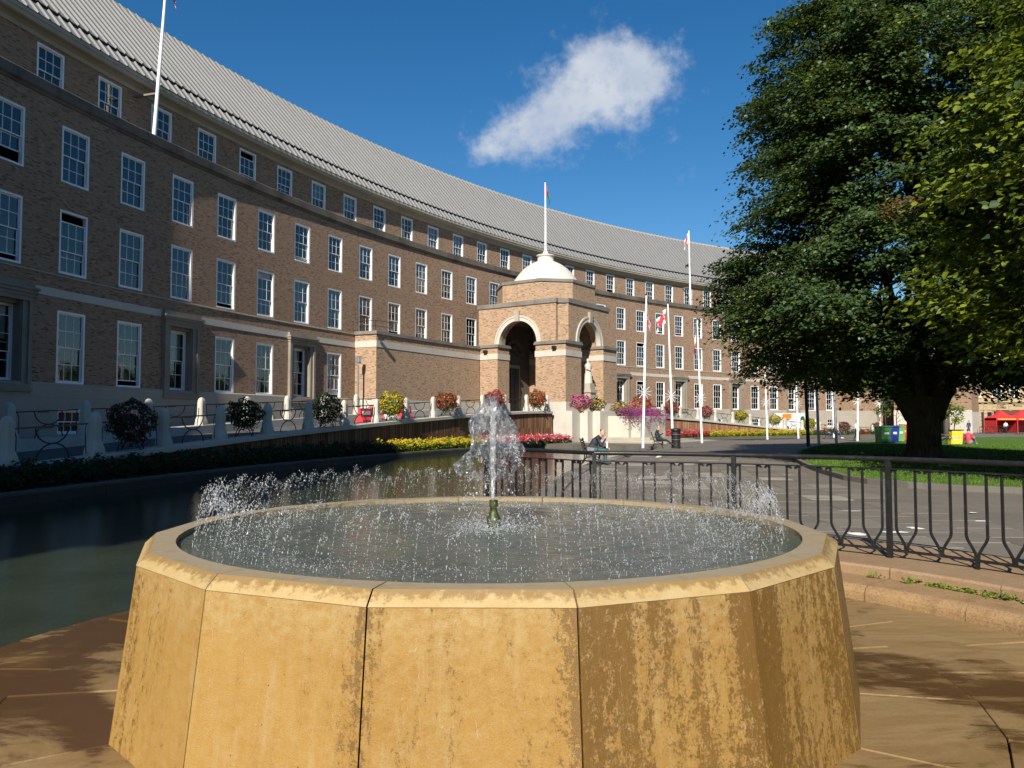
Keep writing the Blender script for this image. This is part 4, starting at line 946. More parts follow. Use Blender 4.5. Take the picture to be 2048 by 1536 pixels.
def span(pfun, tang, n, t0, t1, sub):
    for i in range(n):
        t = t0 + (t1 - t0) * (i + .5) / n
        for b in BM: add('bar', b, fn, pfun(t, 0), tang(t))
    ts = [t0 + (t1 - t0) * i / sub for i in range(sub + 1)]
    m = MB(); m.tube([pfun(t, 1.1) for t in ts], .029, 10); m.build('top_rail', 'fence_iron', fn, True)
    for z, hw in ((.99, .008), (.1, .012)):
        m = MB()
        for a, b in zip(ts, ts[1:]):
            p, q = pfun(a, z), pfun(b, z); d = (q - p).normalized(); nn = Vector((-d.y, d.x, 0)) * .022; up = Vector((0, 0, hw))
            A, B = [p + nn - up, p - nn - up, p - nn + up, p + nn + up], [q + nn - up, q - nn - up, q - nn + up, q + nn + up]
            for i in range(4): m.face([A[i], A[(i + 1) % 4], B[(i + 1) % 4], B[i]])
        m.build('flat_rail', 'fence_iron', fn)
for a, b in zip(PD, PD[1:]): span(fp, lambda t: -R_(t), 5, a, b, 8)
for a in PD: add('post', pmesh, fn, fp(a, 0), -R_(a))
stub = MB(); stub.box((-.018, -.018, -.02), (.018, .018, .1)); stub = stub.mesh('foot', 'fence_iron')
for a, b in zip(PD, PD[1:]): add('foot', stub, fn, fp((a + b) / 2, 0), -R_((a + b) / 2))
C0, C1 = fp(12, 0), Vector((-.42, 12.75, 0)); dv = (C1 - C0)
span(lambda t, z: C0 + dv * t + Vector((0, 0, z)), lambda t: math.atan2(dv.y, dv.x), 7, 0, 1, 2); add('post', pmesh, fn, C1, math.atan2(dv.y, dv.x))

# ================================================================== water: jet, ring of fine jets, droplets
def m_jet():
    t = NT('jet_water'); p = t.pos(); lw = t.n('ShaderNodeLayerWeight', {'Blend': .35}); n1 = t.noise(t.mapv(p, (1, 1, .55)), 28, 6, .7, 1.0); n2 = t.noise(p, 9, 4, .6)
    nr = t.bump(t.math('ADD', n1, n2), 1.0, .05)
    gl = t.n('ShaderNodeBsdfGlossy', {'Color': (1, 1, 1, 1), 'Roughness': .08, 'Normal': nr}); tr = t.n('ShaderNodeBsdfTransparent', {'Color': (.94, .95, .95, 1)})
    wh = t.n('ShaderNodeBsdfDiffuse', {'Color': (.92, .94, .96, 1), 'Normal': nr}); tl = t.n('ShaderNodeBsdfTranslucent', {'Color': (.9, .93, .95, 1), 'Normal': nr}); wt = t.n('ShaderNodeMixShader', {0: .5, 1: wh.outputs[0], 2: tl.outputs[0]})
    a = t.n('ShaderNodeMixShader', {0: t.rng(n1, .44, .7, .03, .8, True), 1: tr.outputs[0], 2: wt.outputs[0]})
    f = t.math('ADD', t.math('MULTIPLY', lw.outputs['Facing'], .35), .12, True)
    b = t.n('ShaderNodeMixShader', {0: f, 1: a.outputs[0], 2: gl.outputs[0]}); return t.end(b.outputs[0])
m_jet()
def m_jetw():
    t = NT('jet_white'); p = t.pos(); n1 = t.noise(t.mapv(p, (1, 1, .4)), 60, 5, .7); nr = t.bump(n1, 1.0, .03)
    wh = t.n('ShaderNodeBsdfDiffuse', {'Color': (.95, .96, .97, 1), 'Normal': nr}); gl = t.n('ShaderNodeBsdfGlossy', {'Color': (1, 1, 1, 1), 'Roughness': .1, 'Normal': nr}); tr = t.n('ShaderNodeBsdfTransparent', {'Color': (.96, .97, .97, 1)})
    a = t.n('ShaderNodeMixShader', {0: t.rng(n1, .38, .66, .15, .85), 1: tr.outputs[0], 2: wh.outputs[0]}); return t.end(t.n('ShaderNodeMixShader', {0: .3, 1: a.outputs[0], 2: gl.outputs[0]}).outputs[0])
m_jetw()
def m_drop():
    t = NT('droplet'); fr = t.n('ShaderNodeLayerWeight', {'Blend': .5})
    gl = t.n('ShaderNodeBsdfGlossy', {'Color': (1, 1, 1, 1), 'Roughness': .12}); tr = t.n('ShaderNodeBsdfTransparent', {'Color': (.93, .95, .96, 1)}); wh = t.n('ShaderNodeBsdfDiffuse', {'Color': (.93, .95, .97, 1)}); tl = t.n('ShaderNodeBsdfTranslucent', {'Color': (.93, .95, .97, 1)})
    w = t.n('ShaderNodeMixShader', {0: .5, 1: wh.outputs[0], 2: tl.outputs[0]}); a = t.n('ShaderNodeMixShader', {0: .5, 1: tr.outputs[0], 2: w.outputs[0]})
    b = t.n('ShaderNodeMixShader', {0: t.math('ADD', t.math('MULTIPLY', fr.outputs['Facing'], .4), .18, True), 1: a.outputs[0], 2: gl.outputs[0]}); return t.end(b.outputs[0])
m_drop()
JB = ZB + .24; JT = h(.18); JX, JY = FT.x + .005, FT.y
m = MB(); nz, na = 60, 72; rows = []
for i in range(nz + 1):
    s = i / nz; z = JT - s * .58
    base = .012 + .172 * (1 - math.exp(-s * 3.6)) + .03 * s
    if s < .02: base = .012 + .05 * s / .02
    row = []
    for j in range(na):
        th = 2 * math.pi * j / na; c, sn = math.cos(th), math.sin(th)
        n1 = mnoise.fractal((c * 1.1 + 3, sn * 1.1, s * 2.6), 1, 2, 4); n2 = mnoise.noise((c * 3.2, sn * 3.2, s * 7))
        r = base * (1 + .42 * n1 * min(1, s * 4) + .16 * n2 * min(1, s * 5)); lean = .02 * s - .03 * s * s
        row.append(Vector((JX + r * c + lean - .012, JY + r * sn, z + .03 * n1 + .012 * n2)))
    rows.append(row)
keep = lambda i, j: True
i0 = len(m.v)
for r in rows: m.v.extend([tuple(p) for p in r])
for i in range(nz):
    for j in range(na):
        th = 2 * math.pi * j / na; s = i / nz
        hole = mnoise.noise((math.cos(th) * 2.2 + 9, math.sin(th) * 2.2, s * 4.5))
        if s > .35 and hole > .42 - .75 * (s - .35): continue
        j2 = (j + 1) % na; m.f.append((i0 + i * na + j, i0 + i * na + j2, i0 + (i + 1) * na + j2, i0 + (i + 1) * na + j)); m.u.append([(0, 0)] * 4); m.mi.append(0)
jet = thing('water_jet', (FT.x, FT.y, ZB), 'tall bubbling central water jet rising from the fountain nozzle', 'water jet')
m.build('water_bell', 'jet_water', jet, True)
m = MB(); pts, rad = [], []
for i in range(50):
    s = i / 49; z = ZB + .19 + s * (JT - .03 - ZB - .19); pts.append(Vector((JX + .006 * mnoise.noise((0, s * 9, 1)), JY + .006 * mnoise.noise((4, s * 9, 1)), z))); rad.append(.013 + .012 * s + .012 * mnoise.noise((7, s * 26, 2)))
m.tube(pts, rad, 12)
m.build('water_column', 'jet_white', jet, True)
# droplets: deformed icosahedra, one mesh
ico_v = []; ph_ = (1 + 5 ** .5) / 2
for a, b in ((-1, ph_), (1, ph_), (-1, -ph_), (1, -ph_)): ico_v.append((a, b, 0))
for a, b in ((-1, ph_), (1, ph_), (-1, -ph_), (1, -ph_)): ico_v.append((0, a, b))
for a, b in ((-1, ph_), (1, ph_), (-1, -ph_), (1, -ph_)): ico_v.append((b, 0, a))
ico_v = np.array(ico_v, float); ico_v /= np.linalg.norm(ico_v[0])
bmh = bmesh.new(); [bmh.verts.new(v) for v in ico_v]; bmesh.ops.convex_hull(bmh, input=bmh.verts[:]); bmh.verts.index_update(); ico_f = np.array([[v.index for v in f.verts] for f in bmh.faces]); ico_v = np.array([v.co for v in bmh.verts]); bmh.free()
def drops(name, C, S, stretch, parent=None):
    C = np.asarray(C); n = len(C); sc = np.stack([S, S, S * stretch], 1)
    V = (ico_v[None] * sc[:, None]) + C[:, None]; F = ico_f[None] + (np.arange(n) * len(ico_v))[:, None, None]
    return add(name, raw(name, V.reshape(-1, 3), F.reshape(-1, 3), 'droplet', smooth=True), parent)
C, S, T = [], [], []
nj = 250
for i in range(nj):                                    # ring of fine jets leaning inward: thread rising, breaking up, drops falling
    a = 2 * math.pi * (i + .15 * rng.normal()) / nj; r0 = 1.96 + .008 * rng.normal(); H = max(.16, .30 + .035 * rng.normal()); out = .2 + .03 * rng.normal(); ca, sa = math.cos(a), math.sin(a); sw = .008 * rng.normal()
    for q in range(60):
        kind = rng.random()
        if kind < .4: tt = rng.uniform(.0, .42); jit = .0012 + .003 * tt; s = rng.uniform(.0011, .0019); stc = rng.uniform(2.0, 5.0)
        elif kind < .75: tt = .5 + .13 * rng.normal(); jit = .012; s = rng.uniform(.0013, .0034); stc = rng.uniform(.8, 1.6)
        else: tt = rng.uniform(.6, 1); jit = .016; s = rng.uniform(.0012, .003); stc = rng.uniform(1, 2.4)
        tt = min(max(tt, 0), 1); zz = H * (1 - (2 * tt - 1) ** 2); rr = r0 - out * tt
        C.append((FT.x + rr * ca - sw * tt * sa + jit * rng.normal(), FT.y + rr * sa + sw * tt * ca + jit * rng.normal(), ZB + max(.0, zz + jit * rng.normal()))); S.append(s if rng.random() < .95 else s * 1.8); T.append(stc)
for i in range(4200):                                  # splashes on the surface by the rim and under the jet
    if rng.random() < .55: a, r = rng.uniform(0, 2 * np.pi), 1.5 + .38 * rng.random(); zz = abs(rng.normal(0, .018))
    else: a, r = rng.uniform(0, 2 * np.pi), abs(rng.normal(.14, .13)); zz = abs(rng.normal(0, .035))
    C.append((FT.x + r * math.cos(a), FT.y + r * math.sin(a), ZB + zz)); S.append(rng.uniform(.0014, .0042)); T.append(rng.uniform(.7, 1.3))
ringw = drops('water_spray', np.array(C), np.array(S), np.array(T)); tag(ringw, 'ring of fine water jets breaking into droplets inside the fountain rim', 'water spray', kind='stuff')
C, S, T = [], [], []
for i in range(520):
    s = rng.random() ** .7; a = rng.uniform(0, 2 * np.pi); r = (.06 + .17 * s) * (1 + .25 * rng.normal()); 
    C.append((JX + r * math.cos(a), JY + r * math.sin(a), JT - .04 - s * (JT - ZB - .05) + .02 * rng.normal())); S.append(rng.uniform(.0015, .0045) if rng.random() < .93 else rng.uniform(.006, .01)); T.append(rng.uniform(.8, 2.0))
for i in range(90):
    s = rng.random(); C.append((JX + .14 + .06 * s + .012 * rng.normal(), JY - .05 + .02 * rng.normal(), JT - .28 - .2 * s)); S.append(rng.uniform(.002, .006)); T.append(1.2)
tag(drops('falling_drops', np.array(C), np.array(S), np.array(T), jet), kind='stuff')
plain('foam', (.85, .87, .88), .5)
# ================================================================== planting
def m_leaf(name, lo, hi, transl=.35, spec=.35):
    t = NT(name); v = t.n('ShaderNodeAttribute', attribute_name='tint', attribute_type='GEOMETRY').outputs['Fac']
    c = t.ramp(v, [(0, lo), (.7, tuple((a + b) / 2 for a, b in zip(lo, hi))), (1, hi)])
    d = t.pbr(c, .5, spec=spec); tl = t.n('ShaderNodeBsdfTranslucent', {'Color': t.mix(.5, c, (.25, .32, .03))})
    return t.end(t.n('ShaderNodeMixShader', {0: transl, 1: d, 2: tl.outputs[0]}).outputs[0])
m_leaf('leaf_bed', (.02, .045, .012), (.07, .13, .03)); m_leaf('leaf_lime', (.07, .13, .015), (.25, .33, .03))
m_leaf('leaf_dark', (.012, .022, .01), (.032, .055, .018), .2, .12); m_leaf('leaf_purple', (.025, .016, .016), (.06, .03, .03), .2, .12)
for nm, lo, hi in (('petal_red', (.42, .012, .015), (.68, .05, .05)), ('petal_pink', (.5, .08, .2), (.75, .25, .38)), ('petal_yellow', (.46, .29, .01), (.66, .47, .02)), ('petal_purple', (.2, .015, .13), (.4, .06, .28)),
                   ('petal_white', (.6, .55, .5), (.8, .75, .7)), ('petal_orange', (.6, .16, .03), (.75, .3, .06)), ('petal_magenta', (.5, .03, .22), (.7, .1, .35))):
    m_leaf(nm, lo, hi, .25, .2)
def quads(C, Nn, size, asp=.75, roll=None):            # leaf-shaped quads (pointed diamonds) at C facing Nn
    n = len(C); Nn = Nn / (np.linalg.norm(Nn, axis=1, keepdims=True) + 1e-9); r = rng.normal(size=(n, 3)); T = np.cross(Nn, r); T /= np.linalg.norm(T, axis=1, keepdims=True) + 1e-9; B = np.cross(Nn, T)
    s = np.asarray(size).reshape(-1, 1) * np.ones((n, 1)); V = np.stack([C - T * s * .5, C - B * s * asp * .5 + T * s * .05, C + T * s * .5 - Nn * s * .12, C + B * s * asp * .5 + T * s * .05], 1)
    return V.reshape(-1, 3), np.arange(4 * n).reshape(-1, 4)
class Plant:
    def __init__(s): s.V = []; s.F = []; s.M = []; s.T = []; s.n = 0
    def put(s, V, F, m, tint=None):
        s.V.append(V); s.F.append(F + s.n); s.n += len(V); s.M.append(np.full(len(F), m)); s.T.append(rng.random(len(F)) if tint is None else tint)
    def mesh(s, name, mats): return raw(name, np.concatenate(s.V), np.concatenate(s.F), mats, np.concatenate(s.M), tint=np.concatenate(s.T))
BPH = (1.0, 0.0, 0.0)
def ball_pts(n, rx, rz, inner=.75):
    d = rng.normal(size=(n, 3)); d /= np.linalg.norm(d, axis=1, keepdims=True); k = inner + (1 - inner) * rng.random((n, 1)) ** .5
    global BPH
    a_, b_, c_ = BPH; lump = 1 + .17 * np.sin(d[:, :1] * 4 + a_) * np.cos(d[:, 1:2] * 3.4 + d[:, 2:] * 4 + b_) + .1 * np.sin(d[:, :1] * 8 + d[:, 2:] * 9 + c_)
    return d * k * lump * np.array([rx, rx, rz]), d
def basket(loc, rx, rz, leafm, petals, dens, label, stem=True, group='flower baskets on the ramp balustrade', up=.9):
    global BPH
    BPH = tuple(rng.uniform(0, 6.3, 3)); rx *= rng.uniform(.88, 1.1); rz *= rng.uniform(.85, 1.12)
    t = thing('flower_basket', loc, label, 'flower basket', group)
    c = np.array(loc) + np.array([0, 0, up])
    p = Plant(); C, d = ball_pts(2600, rx, rz); V, F = quads(C + c, d + rng.normal(0, .55, d.shape), rng.uniform(.05, .1, len(C))); p.put(V, F, 0)
    ga, gb = rng.uniform(0, 6.3, 2); wob = 1 + .16 * np.sin(np.arctan2(C[:, 1], C[:, 0]) * 2 + ga) + .1 * np.sin(C[:, 2] * 9 + gb)
    C, d = ball_pts(420, rx * .8, rz * .7); C[:, 2] -= rz * (.45 + .5 * rng.random(len(C)) ** 2); V, F = quads(C + c, d + rng.normal(0, .6, d.shape), rng.uniform(.05, .1, len(C))); p.put(V, F, 0)
    tag(add('foliage', p.mesh('foliage', [leafm]), t), kind='stuff')
    p = Plant(); nn = int(520 * dens)
    if nn:
        for mi, (mt, share) in enumerate(petals):
            k = int(nn * share); C, d = ball_pts(k, rx * 1.06, rz * 1.06, .93); keep = C[:, 2] > -rz * .75; C, d = C[keep], d[keep]
            for _ in range(3): V, F = quads(C + c + rng.normal(0, .018, C.shape), d + rng.normal(0, .35, d.shape), rng.uniform(.05, .095, len(C)), .95); p.put(V, F, mi)
        tag(add('flowers', p.mesh('flowers', [q for q, _ in petals]), t), kind='stuff')
    if stem:
        m = MB()
        for s in (-1, 1): m.tube([Vector(loc) + Vector((s * .3, 0, .0)), Vector(loc) + Vector((s * .16, 0, .25)), Vector(loc) + Vector((0, 0, up * .6))], .02, 5)
        m.build('iron_bracket', 'iron', t)
    return t
LB = [('leaf_purple', [('petal_red', .6), ('petal_magenta', .4)], .04, 'dark red flower basket on the ramp balustrade, nearest one at far left'),
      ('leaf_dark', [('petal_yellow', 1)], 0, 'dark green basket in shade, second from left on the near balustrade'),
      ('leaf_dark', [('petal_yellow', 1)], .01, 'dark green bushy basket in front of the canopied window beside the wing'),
      ('leaf_lime', [('petal_yellow', 1)], .85, 'bright yellow flower basket left of the red plastic barriers'),
      ('leaf_bed', [('petal_red', .75), ('petal_orange', .25)], .62, 'red flower basket on dark leaves below the plain brick wing'),
      ('leaf_bed', [('petal_red', .75), ('petal_magenta', .25)], .95, 'dense red flower basket directly behind the central water jet'),
      ('leaf_bed', [('petal_red', .8), ('petal_orange', .2)], .8, 'red flower basket in front of the porch between jet and terrace')]
for k, (lf, pe, dn, lab) in zip(BK_L, LB): basket(P(k, 106.4, zc(k)), .7, .6, lf, pe, dn, lab)
RBk = [('leaf_bed', [('petal_red', .7), ('petal_pink', .3)], .8, 'red flower basket behind the white flag with red stripes'), ('leaf_bed', [('petal_red', .6), ('petal_pink', .4)], .85, 'red and pink flower basket beside the third white flagpole'),
       ('leaf_lime', [('petal_yellow', 1)], .8, 'yellow flower basket, leftmost yellow one right of the porch'), ('leaf_lime', [('petal_yellow', 1)], .8, 'yellow flower basket in front of the orange and white van'),
       ('leaf_lime', [('petal_yellow', 1)], .6, 'yellow flower basket above the bench with two people'), ('leaf_purple', [('petal_red', 1)], .18, 'dark maroon leafy basket left of the walking man'), ('leaf_purple', [('petal_red', 1)], .15, 'dark maroon leafy basket behind the wheelie bins')]
for k, (lf, pe, dn, lab) in zip(BK_R, RBk): basket(P(k, 106.4, zc(k)), .72, .6, lf, pe, dn, lab)

def bed(name, label, ka, kb, r0, r1, hgt, leafm, petals, nl, nf, cap=None, ls=.1, fs=.085):
    p = Plant(); k = rng.uniform(ka, kb, nl); r = rng.uniform(r0, r1, nl)
    hz = lambda k, r: hgt * (.62 + .3 * np.sin(k * 9 + r * 3) * np.sin(k * 23.7 + 1) + .18 * np.sin(k * 61) + .2 * (r - r0) / (r1 - r0))
    def xyz(k, r, z): a = PH0 + (k - 12.5) * BAY / RW; return np.stack([CX + r * np.sin(a), CY + r * np.cos(a), z], 1)
    top = hz(k, r); z = -.05 + top * rng.random(nl) ** .45; V, F = quads(xyz(k, r, z), np.stack([rng.normal(0, .6, nl), rng.normal(-.3, .6, nl), np.ones(nl)], 1), rng.uniform(ls * .7, ls * 1.4, nl)); p.put(V, F, 0)
    for mi, (mt, share) in enumerate(petals):
        n = int(nf * share); k = rng.uniform(ka, kb, n); r = rng.uniform(r0, r1, n); clump = np.sin(k * 17 + r * 6) * np.sin(k * 7.3) > -.55; k, r = k[clump], r[clump]; n = len(k)
        z = -.02 + hz(k, r) * rng.uniform(.72, 1.04, n); c0 = xyz(k, r, z)
        for _ in range(3): V, F = quads(c0 + rng.normal(0, .022, c0.shape), np.stack([rng.normal(0, .5, n), rng.normal(-.7, .5, n), np.ones(n) * .8], 1), rng.uniform(fs * .6, fs * 1.25, n), .95); p.put(V, F, mi + 1)
    return tag(add(name, p.mesh(name, [leafm] + [q for q, _ in petals])), label, 'flower bed', kind='stuff')
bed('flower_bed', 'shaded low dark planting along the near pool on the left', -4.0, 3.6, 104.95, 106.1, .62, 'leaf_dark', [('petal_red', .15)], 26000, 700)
bed('flower_bed', 'yellow and lime flower bed along the near pool', 3.6, 7.3, 104.95, 106.1, .6, 'leaf_lime', [('petal_yellow', 1)], 11000, 1900)
bed('flower_bed', 'red flower bed beside the white terrace behind the jet', 7.2, 10.9, 104.3, 106.1, .62, 'leaf_bed', [('petal_red', .62), ('petal_pink', .3), ('petal_white', .08)], 9000, 4200)
bed('flower_bed', 'red flower bed behind the bald man and litter bin', 15.2, 18.9, 104.95, 106.1, .75, 'leaf_bed', [('petal_red', .75), ('petal_pink', .25)], 8000, 3400)
bed('flower_bed', 'long yellow flower bed below the right ramp wall', 18.9, 24.9, 104.95, 106.1, .72, 'leaf_lime', [('petal_yellow', 1)], 12000, 3300)
bed('flower_bed', 'low green hedge-like planting at the far right end of the ramp', 24.9, 31, 104.95, 106.1, .8, 'leaf_bed', [('petal_red', .2)], 11000, 700)
# terrace planting
def pot(c, label, petals, leafm, rx, rz, hgt=.45, potm='terracotta_pale', rp=.38):
    global BPH
    BPH = tuple(rng.uniform(0, 6.3, 3))
    t = thing('plant_pot', c, label, 'flower pot', 'flower pots on the white terrace')
    m = MB(); m.lathe([(rp * .7, 0), (rp * .95, hgt * .8), (rp * 1.05, hgt * .82), (rp * 1.05, hgt), (rp * .9, hgt)], 20, Matrix.Translation(c)); m.build('pot', potm, t, False)
    p = Plant(); cc = np.array(c) + np.array([0, 0, hgt + rz * .5]); C, d = ball_pts(1500, rx, rz); V, F = quads(C + cc, d + rng.normal(0, .5, d.shape), rng.uniform(.06, .11, len(C))); p.put(V, F, 0)
    for mi, (q, s) in enumerate(petals):
        C, d = ball_pts(int(520 * s), rx * 1.06, rz * 1.08, .92)
        for _ in range(3): V, F = quads(C + cc + rng.normal(0, .02, C.shape), d + rng.normal(0, .35, d.shape), rng.uniform(.05, .1, len(C)), .95); p.put(V, F, mi + 1)
    tag(add('flowers', p.mesh('flowers', [leafm] + [q for q, _ in petals]), t), kind='stuff'); return t
m_stone('terracotta_pale', (.55, .42, .24), (.4, .3, .17), .3)
pot(pt(-3.5, 12.3, .95), 'pale tub of bright pink flowers at the left of the white terrace', [('petal_magenta', .45), ('petal_pink', .75)], 'leaf_bed', .82, .55)
pot(pt(-2.3, 13.0, .95), 'green and yellow bushy plant between the pink tub and purple flowers', [('petal_yellow', .35), ('petal_orange', .1), ('petal_white', .12)], 'leaf_bed', .75, .55, .25)
pot(pt(4.9, 13.6, .95), 'tub of scarlet flowers at the right end of the white terrace', [('petal_red', .9)], 'leaf_bed', .8, .65)
pot(pt(2.2, 14.3, .75), 'pink flowers rising behind the purple ones on the terrace', [('petal_pink', .7), ('petal_red', .3)], 'leaf_lime', .9, .55, .2)
pot(pt(.2, 13.9, .75), 'lime green and yellow plant behind the purple flowers on the terrace', [('petal_yellow', .2), ('petal_pink', .25)], 'leaf_lime', .8, .5, .2)
p = Plant(); n = 5200
us = rng.uniform(-1.9, 5.0, n); fall = rng.random(n) ** 1.3; hang = .25 + .95 * (.5 + .5 * np.sin(us * 2.1 + .5)) * (.6 + .4 * np.sin(us * 5.3))
vv = 14.2 + 1.3 * rng.random(n) + .65 * np.minimum(1, fall * 1.6); zz = .95 - fall * (hang + .45) + .3 * rng.random(n)
base = np.array([tuple(pt(a, b, c)) for a, b, c in zip(us, vv + .35 * fall, zz)])
V, F = quads(base[: n // 2], np.stack([rng.normal(.3, .5, n // 2), rng.normal(-.6, .5, n // 2), rng.normal(.4, .5, n // 2)], 1), rng.uniform(.06, .1, n // 2)); p.put(V, F, 0)
hb = base[n // 2:]
for _ in range(2): V, F = quads(hb + rng.normal(0, .02, hb.shape), np.stack([rng.normal(.2, .4, len(hb)), rng.normal(-.8, .4, len(hb)), rng.normal(.4, .4, len(hb))], 1), rng.uniform(.05, .1, len(hb)), .95); p.put(V, F, 1)
tag(add('trailing_flowers', p.mesh('trailing_flowers', ['leaf_bed', 'petal_purple'])), 'purple trailing flowers spilling over the front of the white terrace', 'flowers', kind='stuff')

# weeds in the kerb joint by the railing
for i, (dg, s) in enumerate(((131.3, 0.100), (127.3, 0.100), (125.0, 0.060), (123.5, 0.085), (122.0, 0.080), (120.8, 0.060), (119.3, 0.075), (118.4, 0.120), (117.0, 0.090), (115.2, 0.060))):
    r_ = 5.16; base = fv(r_, dg, -.095); t = None; p = Plant(); n = 46
    a = rng.uniform(0, 2 * np.pi, n); rad_ = s * rng.random(n) ** .6; C = np.stack([base.x + rad_ * np.cos(a), base.y + rad_ * np.sin(a), base.z + s * .55 * rng.random(n)], 1)
    V, F = quads(C, np.stack([np.cos(a) * .5, np.sin(a) * .5, np.ones(n)], 1) + rng.normal(0, .3, (n, 3)), rng.uniform(.025, .05, n), .55); p.put(V, F, 0)
    tag(add('weed', p.mesh('weed', ['leaf_lime'])), '%s green weed from the left in the kerb joint before the railing' % ('first', 'second', 'third', 'fourth', 'fifth', 'sixth', 'seventh', 'eighth', 'ninth', 'tenth')[i], 'weed', 'weeds in the fountain kerb')

# ================================================================== trees
def m_bark():
    t = NT('bark'); p = t.pos(); w = t.noise(t.mapv(p, (1, 1, .22)), 9, 6, .7, .6); f = t.noise(p, 1.2, 4)
    c = t.mix(t.rng(w, .35, .65), (.03, .024, .018), (.085, .07, .052)); c = t.mix(t.rng(f, .5, .7, 0, .4), c, (.07, .08, .04))
    return t.end(t.pbr(c, .95, t.bump(w, .9, .06), spec=.15))
m_bark()
m_leaf('lime_leaf', (.022, .05, .016), (.065, .115, .03), .2, .6); m_leaf('lime_leaf_yellow', (.10, .15, .014), (.34, .36, .03), .4, .45); m_leaf('leaf_brown', (.10, .035, .015), (.2, .08, .03), .25, .2)
def leafshape(C, Nn, size, drop=.25):                  # rounded heart-ish leaves, six corners, folded on the midrib
    n = len(C); Nn = Nn / (np.linalg.norm(Nn, axis=1, keepdims=True) + 1e-9); r = rng.normal(size=(n, 3)); r[:, 2] -= .8; T = r - (r * Nn).sum(1, keepdims=True) * Nn; T /= np.linalg.norm(T, axis=1, keepdims=True) + 1e-9; B = np.cross(Nn, T); s = np.asarray(size).reshape(-1, 1)
    pts = [C - T * s * .42, C - T * s * .3 - B * s * .42 + Nn * s * .1, C + T * s * .2 - B * s * .4 + Nn * s * .1, C + T * s * .62 - Nn * s * .1, C + T * s * .2 + B * s * .4 + Nn * s * .1, C - T * s * .3 + B * s * .42 + Nn * s * .1]
    V = np.stack(pts, 1).reshape(-1, 3); b = (np.arange(n) * 6)[:, None]
    return V, np.concatenate([b + np.array([[0, 1, 2, 3]]), b + np.array([[0, 3, 4, 5]])])
def limb(m, a, b, r0, r1, wob=.3, n=8, seg=7):
    a, b = Vector(a), Vector(b); pts = []; rad = []; L = (b - a).length
    for i in range(seg + 1):
        t = i / seg; w = math.sin(t * math.pi) * wob * L * .12
        pts.append(a.lerp(b, t) + Vector((w * mnoise.noise((a.x + t * 3, b.y, 1)), w * mnoise.noise((a.y + t * 3, b.x, 5)), w * .6 + .0))); rad.append(r0 + (r1 - r0) * t)
    m.tube(pts, rad, n); return pts
def sprays(C, D, per, spread, size, tilt=.5):           # boughs: flattened fans of leaves drooping outward
    n = len(C); idx = np.repeat(np.arange(n), per); D = D / np.linalg.norm(D, axis=1, keepdims=True)
    Dh = D.copy(); Dh[:, 2] = 0; Dh /= np.linalg.norm(Dh, axis=1, keepdims=True) + 1e-6; S = np.stack([-Dh[:, 1], Dh[:, 0], np.zeros(n)], 1)
    u = rng.normal(0, .55, (n * per, 1)); v = rng.normal(0, .5, (n * per, 1)); w = rng.normal(0, .13, (n * per, 1)); sp = np.asarray(spread)[idx][:, None]
    Pn = C[idx] + Dh[idx] * u * sp + S[idx] * v * sp; Pn[:, 2:] += w * sp - .22 * sp * (u ** 2 + v ** 2) - .18 * u * sp
    Nn = np.stack([np.zeros(n * per), np.zeros(n * per), np.ones(n * per)], 1) * 1.0 + D[idx] * tilt + rng.normal(0, .38, (n * per, 3))
    return Pn, Nn, idx
